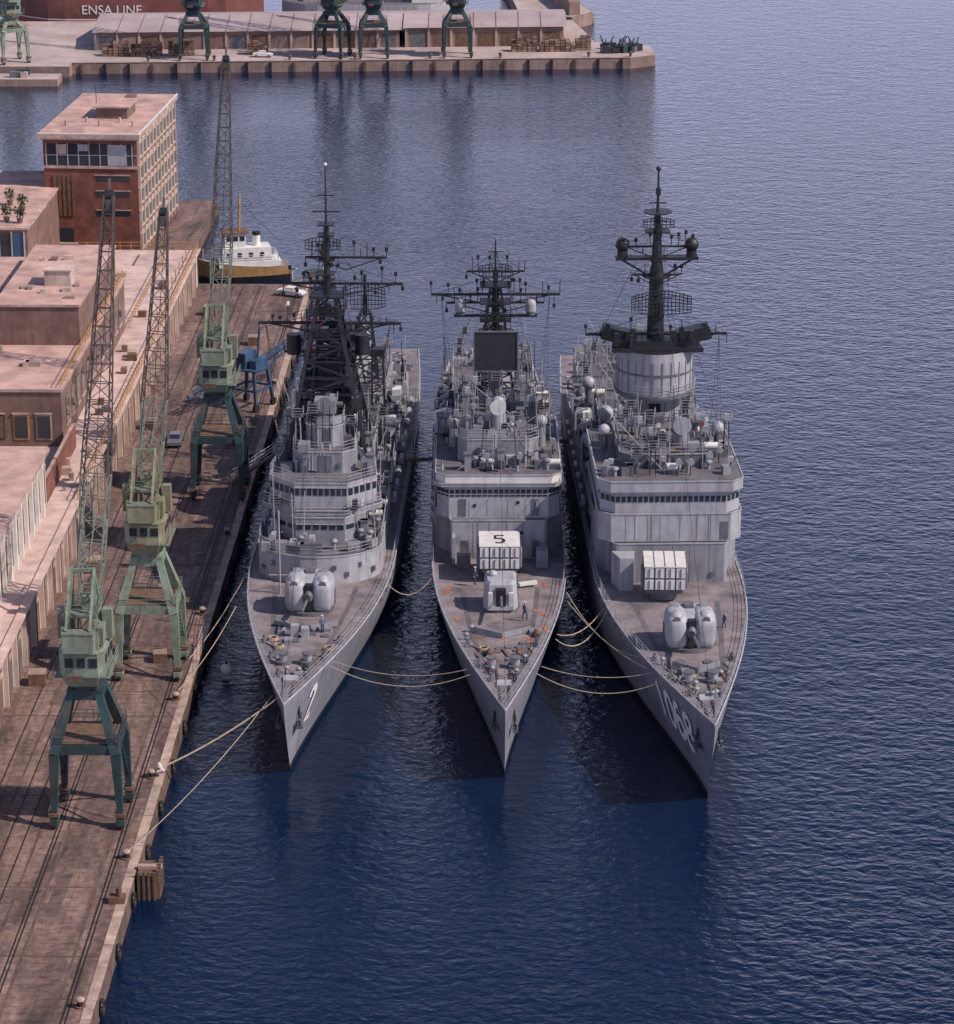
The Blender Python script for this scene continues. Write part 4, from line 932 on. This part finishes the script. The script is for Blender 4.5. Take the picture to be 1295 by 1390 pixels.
w.bx(-13.0, -10.0, -.12, 0, 8.5, 14.9, WOOD)
for k in range(5): w.bx(-13.0+k*.7, -12.9+k*.7, -.2, -.12, 8.5, 14.9, BRICK)
for z_ in (8.6, 11.6, 14.0): w.bx(-6.5, -1.3, -.05, 0, z_, z_+.8, GLASS); w.bx(-6.6, -1.2, -.12, 0, z_+.82, z_+.95, STONE)
for fl in range(5):
    z_ = 2.9+fl*3.5
    for k in range(11):
        y = 1.0+k*2.9; w.bx(0, .06, y, y+2.3, z_+.6, z_+2.6, GLASS); w.bx(.0, .14, y+1.1, y+1.2, z_+.6, z_+2.6, WHITE); w.bx(0, .3, y-.1, y+2.4, z_+.42, z_+.58, CREAM); w.bx(0, .25, y-.1, y+2.4, z_+2.62, z_+2.75, CREAM)
    w.bx(0, .2, 0, 33, z_+2.95, z_+3.15, CREAM)
for k in range(12): w.bx(0, .34, .35+k*2.9, .6+k*2.9, 2.6, 20.2, CREAM)
w.bx(-12.5, -10.2, -.1, 0, 4.5, 6.6, GLASS); w.bx(-13, -9.6, -.3, -.1, 4.2, 4.4, WHITE)
g.done()

# =================================================================== FAR PIER
g = Group('far_pier', (0, 0, 0), 0); p = g.part('deck')
e = [(-86, 604), (33, 611), (38.5, 615), (38.0, 626), (26, 632), (24, 650), (22, 664), (-200, 660), (-200, 600), (-86, 600)]
p.prism(e, -3, 2.3, FARW, top=FARC)
for k in range(24):
    t = k/23; x = -84+t*115; y = 603.9+ (x+86)/119*7
    p.box((x, y-.1, .8), (.5, .5, 2.6), BLACK if k % 3 else WOOD)
p.prism([(-86, 603.9), (33, 610.9), (33, 611.6), (-86, 604.6)], 2.3, 2.42, FARW, top=STONE)
g.done()
def shed(x0, x1, y, dep, ze, zr, n, name='dock_warehouse'):
    g = Group(name, (0, 0, 0), 0); p = g.part('walls'); sl = 7/119
    def Y(x): return y+(x-x0)*sl
    vs = [(x0, Y(x0), 2.3), (x1, Y(x1), 2.3), (x1, Y(x1)+dep, 2.3), (x0, Y(x0)+dep, 2.3)]
    p.prism([v[:2] for v in vs], 2.25, ze, FARB)
    h = dep/2
    o = .7
    A, B_, C, D = (x0-o, Y(x0)-o, ze), (x1+o, Y(x1)-o, ze), (x1+o, Y(x1)+dep+o, ze), (x0-o, Y(x0)+dep+o, ze)
    E, F = (x0-o, Y(x0)+h, zr), (x1+o, Y(x1)+h, zr)
    r = g.part('roof'); r.add([A, B_, C, D, E, F], [(0, 1, 5, 4), (2, 3, 4, 5), (0, 4, 3), (1, 2, 5), (0, 3, 2, 1)], FARR)
    for i in range(1, n):
        x = x0+(x1-x0)*i/n; r.beam((x, Y(x)-o, ze+.06), (x, Y(x)+h, zr+.06), .14, FARW)
    w = g.part('doors')
    for i in range(n):
        x = x0+(x1-x0)*(i+.5)/n; w.bx(x-1.6, x+1.6, Y(x)-.12, Y(x)+.05+.3, 2.3, 5.3, R.choice([WOOD, BROWNW, FARW, WOOD, GRAYM]))
        x = x0+(x1-x0)*i/n; w.bx(x-.25, x+.25, Y(x)-.3, Y(x)+.1, 2.3, ze, FARC)
    g.done()
shed(-83, -17, 621, 27, 6.2, 7.9, 14); shed(-15.5, 19, 625, 24, 6.6, 8.0, 7)
for (x, y, n) in ((-80, 613, 5), (-74, 613, 6), (-66, 614, 5), (-49, 615, 4), (8, 619, 5), (14, 619, 7), (22, 621, 3)):
    g = Group('timber_stack', (x, y, 2.32), .06); p = g.part('planks')
    for i in range(n):
        for j in range(2):
            for kk in range(R.choice([3, 4, 5])): p.box((i*1.15, j*1.3, .3+kk*.62), (1.0, 1.1, .52), R.choice([WOOD, BROWNW, FARB]), rz=R.uniform(-.05, .05))
    g.done()
for x, y in ((-60.5, 610.5), (-31, 612), (-22.2, 612.6), (-4.3, 613.6)):
    crane('harbour_crane', (x, y, 2.3), R.uniform(-.3, .3), TEAL, TEAL, TEAL, TEAL, (0, 7, 44), zt=9.5, sp=2.9)
crane('harbour_crane', (-99, 606, 2.3), .5, PALEG, PALEG, PALEG, PALEG, (4, 12, 34), zt=8.5)
g = Group('machinery_pile', (31, 619, 2.3)); p = g.part('machines')
for i in range(14):
    x, y = R.uniform(-4, 4), R.uniform(-3, 4); p.box((x, y, .7), (R.uniform(.8, 2), R.uniform(.8, 2.2), R.uniform(.8, 1.8)), R.choice([DARK, GRAYM, WOOD, TEAL]), rz=R.uniform(0, 3)); p.cyl((x, y, 1.2), (x+R.uniform(-1.5, 1.5), y, 3.0), .12, DARK)
g.done()
for x in (-70, -56, -40, -26, -10, 5, 24, 33):
    g = Group('mooring_bollard', (x, 605.5+(x+86)/119*7, 2.42)); p = g.part('post'); p.cyl((0, 0, 0), (0, 0, .7), .3, WOOD); p.sph((0, 0, .8), (.45, .45, .28), WOOD, n=10, k=5); g.done()
g = Group('floating_pontoon', (-96, 592, 0)); p = g.part('deck'); p.bx(-30, 9, -3, 4, -1, 1.5, FARW, top=FARC)
for k in range(9): p.box((R.uniform(-18, 7), R.uniform(-1, 3), 2.1), (R.uniform(1, 3), 1.2, 1.2), R.choice([GRAYM, FARC, TEAL, WOOD]))
g.done()
g = Group('sea_wall', (0, 0, 0)); p = g.part('rocks_and_wall')
p.prism([(10, 668), (22, 664), (27, 672), (14, 735), (6, 735)], -2, 3.0, FARW, top=FARC)
p.prism([(21.5, 666), (24, 667), (13, 733), (11, 733)], 3.0, 6.2, FARW)
for _ in range(50):
    t = R.random(); p.box((27-t*13+R.uniform(-1, 1.5), 671+t*60, R.uniform(0, 1.6)), (R.uniform(1.5, 3), R.uniform(1.5, 3), 2.2), FARB, rz=R.uniform(0, 3), rx=R.uniform(-.4, .4))
g.done()
def freighter(name, x0, x1, y, zh, low, up, txt=None):
    g = Group(name, (0, 0, 0)); p = g.part('hull'); n = 14; L = x1-x0
    def W(t): return 8*math.sin(PI*min(1, max(.02, min(t, 1-t)*5))/2)
    for z0, z1, mt in ((-2, 2.2, RED), (2.2, 2.5, WHITE), (2.5, zh, low)):
        pl = [(x0+L*i/n, y-W(i/n)) for i in range(n+1)]+[(x0+L*i/n, y+W(i/n)) for i in range(n, -1, -1)]
        p.prism(pl, z0, z1, mt, top=DECKD)
    h = g.part('superstructure'); h.bx(x0+L*.75, x0+L*.92, y-5, y+5, zh, zh+6, WHITE); h.bx(x0+L*.78, x0+L*.9, y-6, y+6, zh+6, zh+8.5, WHITE)
    for k in range(8): h.bx(x0+L*.76+k*.7, x0+L*.76+k*.7+.4, y-5.06, y-5, zh+1.5, zh+2.4, GLASS)
    for k in (.2, .45, .62): h.cyl((x0+L*k, y, zh), (x0+L*k, y, zh+11), .35, YELG); h.cyl((x0+L*k, y, zh+2), (x0+L*k+5, y-3, zh+9), .18, YELG); h.bx(x0+L*k-3, x0+L*k+3, y-3, y+3, zh, zh+1.5, up)
    g.done()
    if txt:
        cu = bpy.data.curves.new('hull_lettering', 'FONT'); cu.body = txt; cu.size = 3.0; cu.extrude = .03; o = bpy.data.objects.new('hull_lettering', cu)
        scene.collection.objects.link(o); o.location = (x0+L*.28, y-8.08, 3.6); o.rotation_euler = (PI/2, 0, 0); cu.materials.append(WHITE); o.parent = g.e
freighter('cargo_ship', -108, -50, 672, 9.5, REDB, FARR, 'ENSA LINE')
freighter('cargo_ship', -46, -5, 676, 5.2, GRAYL, FARR)

# =================================================================== TUG & LAUNCH
g = Group('tugboat', (-35.4, 422.5, 0), -1.35); p = g.part('hull')
n = 16; L_ = 14; W_ = 4.8; vs = []
for i in range(n+1):
    t = i/n; w = W_/2*(math.sin(min(1, t*2.6)*PI/2)**.8 if t < .5 else (1-.35*((t-.5)/.5)**3)); w = max(w, .05); zt = 2.2+1.3*(1-t)**2
    y = -L_/2+L_*t
    vs += [(-w*.8, y, -.6), (-w, y, .9), (-w, y, zt), (w, y, zt), (w, y, .9), (w*.8, y, -.6)]
fs = []; ml = []
for i in range(n):
    a = 6*i; b_ = a+6
    for j, mt in ((0, BOOT), (1, OCHRE), (2, DECK), (3, OCHRE), (4, BOOT)): fs.append((a+j, a+j+1, b_+j+1, b_+j)); ml.append(mt)
fs.append(tuple(6*n+k for k in range(6))); ml.append(BROWNW)
p.add(vs, fs, OCHRE, mlist=ml)
p.bx(-2.1, 2.1, -4, 5.5, 2.3, 3.1, WHITE)
c = g.part('wheelhouse'); c.bx(-1.8, 1.8, -3.4, 4, 3.1, 5.2, WHITE); c.bx(-1.5, 1.5, -3, .2, 5.2, 7.4, WHITE); c.bx(-1.8, 1.8, -3.3, .6, 7.4, 7.6, WOOD)
for k in range(3): c.bx(-1.1+k*.8, -.5+k*.8, -3.07, -3, 6.3, 7.0, GLASS)
for sx in (-1, 1):
    for k in range(3): c.bx(sx*1.53-.04, sx*1.53+.04, -2.7+k*1.0, -2.0+k*1.0, 6.3, 7.0, GLASS)
    for k in range(4): c.bx(sx*1.83-.04, sx*1.83+.04, -2.8+k*1.7, -2.2+k*1.7, 3.9, 4.5, GLASS)
c.cyl((0, 2, 5.2), (0, 2, 6.8), .6, WHITE, n=14); c.cyl((0, 2, 6.8), (0, 2, 7.3), .62, BLACK, n=14); c.cyl((0, -.6, 7.6), (0, -.4, 13), .16, YELLOW); c.cyl((0, -6.2, 3), (0, -6.2, 5), .1, YELLOW)
c.cyl((0, -.4, 12), (0, 6, 5), .04, DARK, n=4); c.cyl((0, -.4, 12), (0, -6, 4), .04, DARK, n=4); c.box((0, -.4, 11.5), (1.6, .1, .1), YELLOW)
c.rail([(-2.1, -4, 3.1), (-2.1, 5, 3.1), (2.1, 5, 3.1), (2.1, -4, 3.1)], WHITE, r=.04)
g.done()
g = Group('motor_launch', (-25.0, 419, 0), -1.0); p = g.part('hull'); boat(p, 0, -3.5, .2, 7.5); p.bx(-.8, .8, -.8, 1.6, 1.2, 2.2, TEAL); p.bx(-.7, .7, -.86, -.8, 1.6, 2.1, GLASS); g.done()

# =================================================================== CARS
def car(x, y, z, rz, col):
    g = Group('parked_car', (x, y, z), rz); p = g.part('body')
    prof = [(-2.1, .35), (-2.1, .75), (-1.1, .9), (-.6, 1.38), (.75, 1.4), (1.35, .98), (2.1, .88), (2.1, .35)]
    vs = []
    for sx in (-1, 1):
        for (yy, zz) in prof: vs.append((sx*(.8 if zz < 1.1 else .62), yy, zz))
    m_ = len(prof); fs = [tuple(range(m_))[::-1], tuple(range(m_, 2*m_))]+[(i, (i+1) % m_, m_+(i+1) % m_, m_+i) for i in range(m_)]
    p.add(vs, fs, col)
    w = g.part('windows')
    w.add([(-.66, -1.06, .96), (.66, -1.06, .96), (.56, -.64, 1.36), (-.56, -.64, 1.36)], [(0, 1, 2, 3)], GLASS)
    w.add([(-.66, 1.32, 1.03), (.66, 1.32, 1.03), (.56, .80, 1.385), (-.56, .80, 1.385)], [(3, 2, 1, 0)], GLASS)
    for sx in (-1, 1): w.add([(sx*.765, -.85, .99), (sx*.765, 1.1, 1.02), (sx*.65, .7, 1.34), (sx*.65, -.5, 1.32)], [(0, 1, 2, 3)], GLASS)
    q = g.part('wheels')
    for sx in (-1, 1):
        for yy in (-1.3, 1.3): q.cyl((sx*.62, yy, .31), (sx*.84, yy, .31), .31, BLACK, n=16); q.cyl((sx*.84, yy, .31), (sx*.86, yy, .31), .17, CHROME, n=12)
    q.box((0, -2.13, .45), (1.6, .08, .12), CHROME); q.box((0, 2.13, .45), (1.6, .08, .12), CHROME)
    g.done()
car(-36.6, 331, 2.0, QR, CARW)
car(*qw(-2.6, 207, 2.0), QR+1.2, WHITE)
car(-46, 612, 2.3, 1.5, WHITE)
for (x, y, s_) in ((-14.8, 56, 1), (-13.9, 88, 1.2), (-14.6, 140, 1), (-3.8, 62, .8), (-13.2, 196, 1.1), (-15, 20, .8), (-4, 134, .9), (-5.5, 180, 1)):
    g = Group('wooden_crate', qw(x, y, 2.0), R.uniform(-.2, .2)); p = g.part('box'); p.bx(-.8*s_, .8*s_, -.8*s_, .8*s_, 0.01, 1.2*s_, WOOD)
    for k in range(5): p.bx(-.85*s_, .85*s_, -.8*s_+k*.34, -.62*s_+k*.34, 1.2*s_, 1.26*s_, STONE)
    g.done()

# =================================================================== MOORING ROPES
def rope(a, b_, sag, r=.07, n=18):
    a, b_ = Vector(a), Vector(b_); mb = MB(); pts = []
    for i in range(n+1):
        t = i/n; q = a.lerp(b_, t); q.z -= sag*4*t*(1-t); pts.append(q)
    for u, v in zip(pts[:-1], pts[1:]): mb.cyl(u, v, r*.85, ROPE, n=6, cap=False)
    mk_obj('mooring_rope', mb)
rope((-17.6, 234.8, 8.1), (-28.6, 231, 2.6), .5, .10); rope((-18.3, 236.5, 7.6), (-28.9, 214.6, 2.6), .8, .04)
rope((-13.6, 243.5, 7.7), (-.6, 241.5, 7.6), 1.6, .05); rope((-13.2, 245, 7.5), (-.9, 243, 7.5), 1.0, .04)
rope((5.4, 242, 7.5), (16.9, 240, 7.6), 1.6, .05); rope((5.9, 244, 7.4), (17, 243, 7.4), .9, .04)
rope((8.9, 263, 6.7), (15.6, 243.5, 7.4), .8, .05); rope((8.9, 266, 6.6), (15.2, 247, 7.2), 1.6, .05)
rope((13.1, 262, 6.9), (7.4, 251.5, 7.2), 2.2, .07); rope((13.0, 263, 6.9), (7.6, 253, 7.1), 1.3, .06)
rope((-8.9, 268, 6.7), (-4.6, 270, 6.6), 1.4, .05); rope((-8.6, 300, 6.2), (-4.6, 296, 6.2), 1.0, .05)
rope((-23.6, 262, 6.6), (-28.2, 250, 2.6), .6, .05); rope((-23.4, 272, 6.4), (-28.0, 258, 2.6), .6, .05)
rope((8.6, 330, 6), (10.8, 326, 6), .8, .05)
g = Group('round_fender', (-24.5, 259.5, 0)); p = g.part('float'); p.sph((0, 0, .9), .65, WHITE, n=14, k=9); p.cyl((0, 0, 1.4), (0, 0, 1.8), .12, BLACK); g.done()
g = Group('rat_guard', (-27.9, 231.2, 0)); p = g.part('disc'); p.cyl((0, 0, 2.9), (.12, .02, 2.97), .5, WHITE, n=16); g.done()

# =================================================================== PEOPLE
def person(loc, rz, top, legs, hat=None, stride=.12, arm=.0):
    P = [(0, 0, .95), (0, 0, 1.15), (0, .01, 1.38), (0, -.01, 1.5), (0, -.02, 1.62), (0, -.02, 1.72),
         (-.1, 0, .9), (-.11, -stride, .5), (-.12, -stride*.6, .08), (-.12, -stride*.6-.17, .04),
         (.1, 0, .9), (.11, stride*.6, .5), (.12, stride, .08), (.12, stride-.17, .04),
         (-.2, .01, 1.4), (-.27, .03, 1.12), (-.28, -.1-arm, .9+arm), (-.28, -.15-arm, .82+arm*1.2),
         (.2, .01, 1.4), (.27, .03, 1.12), (.28, -.08, .88), (.28, -.12, .8)]
    E = [(0, 1), (1, 2), (2, 3), (3, 4), (4, 5), (0, 6), (6, 7), (7, 8), (8, 9), (0, 10), (10, 11), (11, 12), (12, 13), (2, 14), (14, 15), (15, 16), (16, 17), (2, 18), (18, 19), (19, 20), (20, 21)]
    RR = [.15, .14, .16, .065, .1, .09, .1, .07, .05, .045, .1, .07, .05, .045, .065, .05, .04, .035, .065, .05, .04, .035]
    me = bpy.data.meshes.new('body'); me.from_pydata(P, E, []); o = bpy.data.objects.new('body', me); scene.collection.objects.link(o)
    md = o.modifiers.new('skin', 'SKIN'); me.skin_vertices[0].data[0].use_root = True
    for i, r in enumerate(RR): me.skin_vertices[0].data[i].radius = (r, r*(.8 if i < 3 else 1))
    o.modifiers.new('ss', 'SUBSURF').levels = 1
    dg = bpy.context.evaluated_depsgraph_get(); ev = o.evaluated_get(dg); nm = bpy.data.meshes.new_from_object(ev)
    o.modifiers.clear(); o.data = nm
    nm.materials.clear()
    for mt in (legs, top, SKIN, HAIR, BLACK): nm.materials.append(mt)
    for f_ in nm.polygons:
        c = f_.center; k = 0
        if abs(c.x) > .22: k = 1 if c.z > .95 else 2
        elif c.z > 1.5: k = 3 if (c.z > 1.7 or c.y > .04) else 2
        elif c.z > .93: k = 1
        elif c.z < .1: k = 4
        f_.material_index = k; f_.use_smooth = True
    e_ = bpy.data.objects.new('sailor', None); scene.collection.objects.link(e_); e_.location = loc; e_.rotation_euler = (0, 0, rz); o.parent = e_
    if hat:
        mb = MB(); mb.cyl((0, -.02, 1.76), (0, -.02, 1.86), .11, hat, r1=.14, n=12); h_ = mk_obj('cap', mb); h_.parent = e_
person((-0.2, 268.2, 6.62), .8, NAVY, NAVY, WHITE)
person((4.6, 257.5, 6.9), 2.2, DENIM, NAVY, WHITE, .2, .1)
person((-10.6, 276.6, 9.32), 1.2, NAVY, NAVY, None); person((-11.6, 278, 9.32), -.5, KHAKI, KHAKI, None)
person((-14.7, 253.5, 7.0), .3, DENIM, NAVY, WHITE); person((23.6, 254.6, 7.0), -1, DENIM, DENIM, None)
person((-27.0, 395, 2.0), .5, WHITE, NAVY, None)
person(qw(-11, 150, 2.0), 0, DENIM, NAVY, None, .25)

# =================================================================== LIGHT, SKY, CAMERA
az, el = math.radians(-20), math.radians(43)
sd = Vector((math.cos(az)*math.cos(el), math.sin(az)*math.cos(el), math.sin(el)))
lt = bpy.data.lights.new('sun', 'SUN'); lt.energy = 4.9; lt.angle = math.radians(.5); lt.color = (1.0, .87, .77)
so = bpy.data.objects.new('sun', lt); scene.collection.objects.link(so); so.rotation_euler = sd.to_track_quat('Z', 'Y').to_euler()
wd = bpy.data.worlds.new('World'); scene.world = wd; wd.use_nodes = True; nt = wd.node_tree
N, Lk = nt.nodes, nt.links
sk = N.new('ShaderNodeTexSky'); sk.sky_type = 'NISHITA'; sk.sun_disc = False; sk.sun_elevation = el; sk.sun_rotation = math.radians(110)
sk.dust_density = 0.8; sk.air_density = 1.0
tc = N.new('ShaderNodeTexCoord'); sp = N.new('ShaderNodeSeparateXYZ'); Lk.new(tc.outputs['Generated'], sp.inputs[0])
rp = N.new('ShaderNodeValToRGB'); e = rp.color_ramp.elements
e[0].position = 0.0; e[0].color = (1, 1, 1, 1); e[1].position = 0.62; e[1].color = (0, 0, 0, 1)
x = e.new(.25); x.color = (.66, .66, .66, 1); x = e.new(.42); x.color = (.2, .2, .2, 1)
Lk.new(sp.outputs[2], rp.inputs['Fac'])
mx = N.new('ShaderNodeMixRGB'); mx.blend_type = 'MIX'; Lk.new(rp.outputs['Color'], mx.inputs['Fac'])
tn = N.new('ShaderNodeMixRGB'); tn.blend_type = 'MULTIPLY'; tn.inputs['Fac'].default_value = 1; tn.inputs['Color2'].default_value = (.95, .95, 1.08, 1)
Lk.new(sk.outputs['Color'], tn.inputs['Color1']); Lk.new(tn.outputs['Color'], mx.inputs['Color1']); mx.inputs['Color2'].default_value = (10.2, 10.4, 14.6, 1)
Lk.new(mx.outputs['Color'], N['Background'].inputs['Color']); N['Background'].inputs['Strength'].default_value = 0.09

cd = bpy.data.cameras.new('camera'); co = bpy.data.objects.new('camera', cd); scene.collection.objects.link(co)
cd.sensor_fit = 'HORIZONTAL'; cd.sensor_width = 36; cd.lens = 107.6; cd.clip_end = 20000; cd.clip_start = 1
co.location = (0, 0, 104); co.rotation_euler = (math.radians(90-18.5), 0, 0)
scene.camera = co
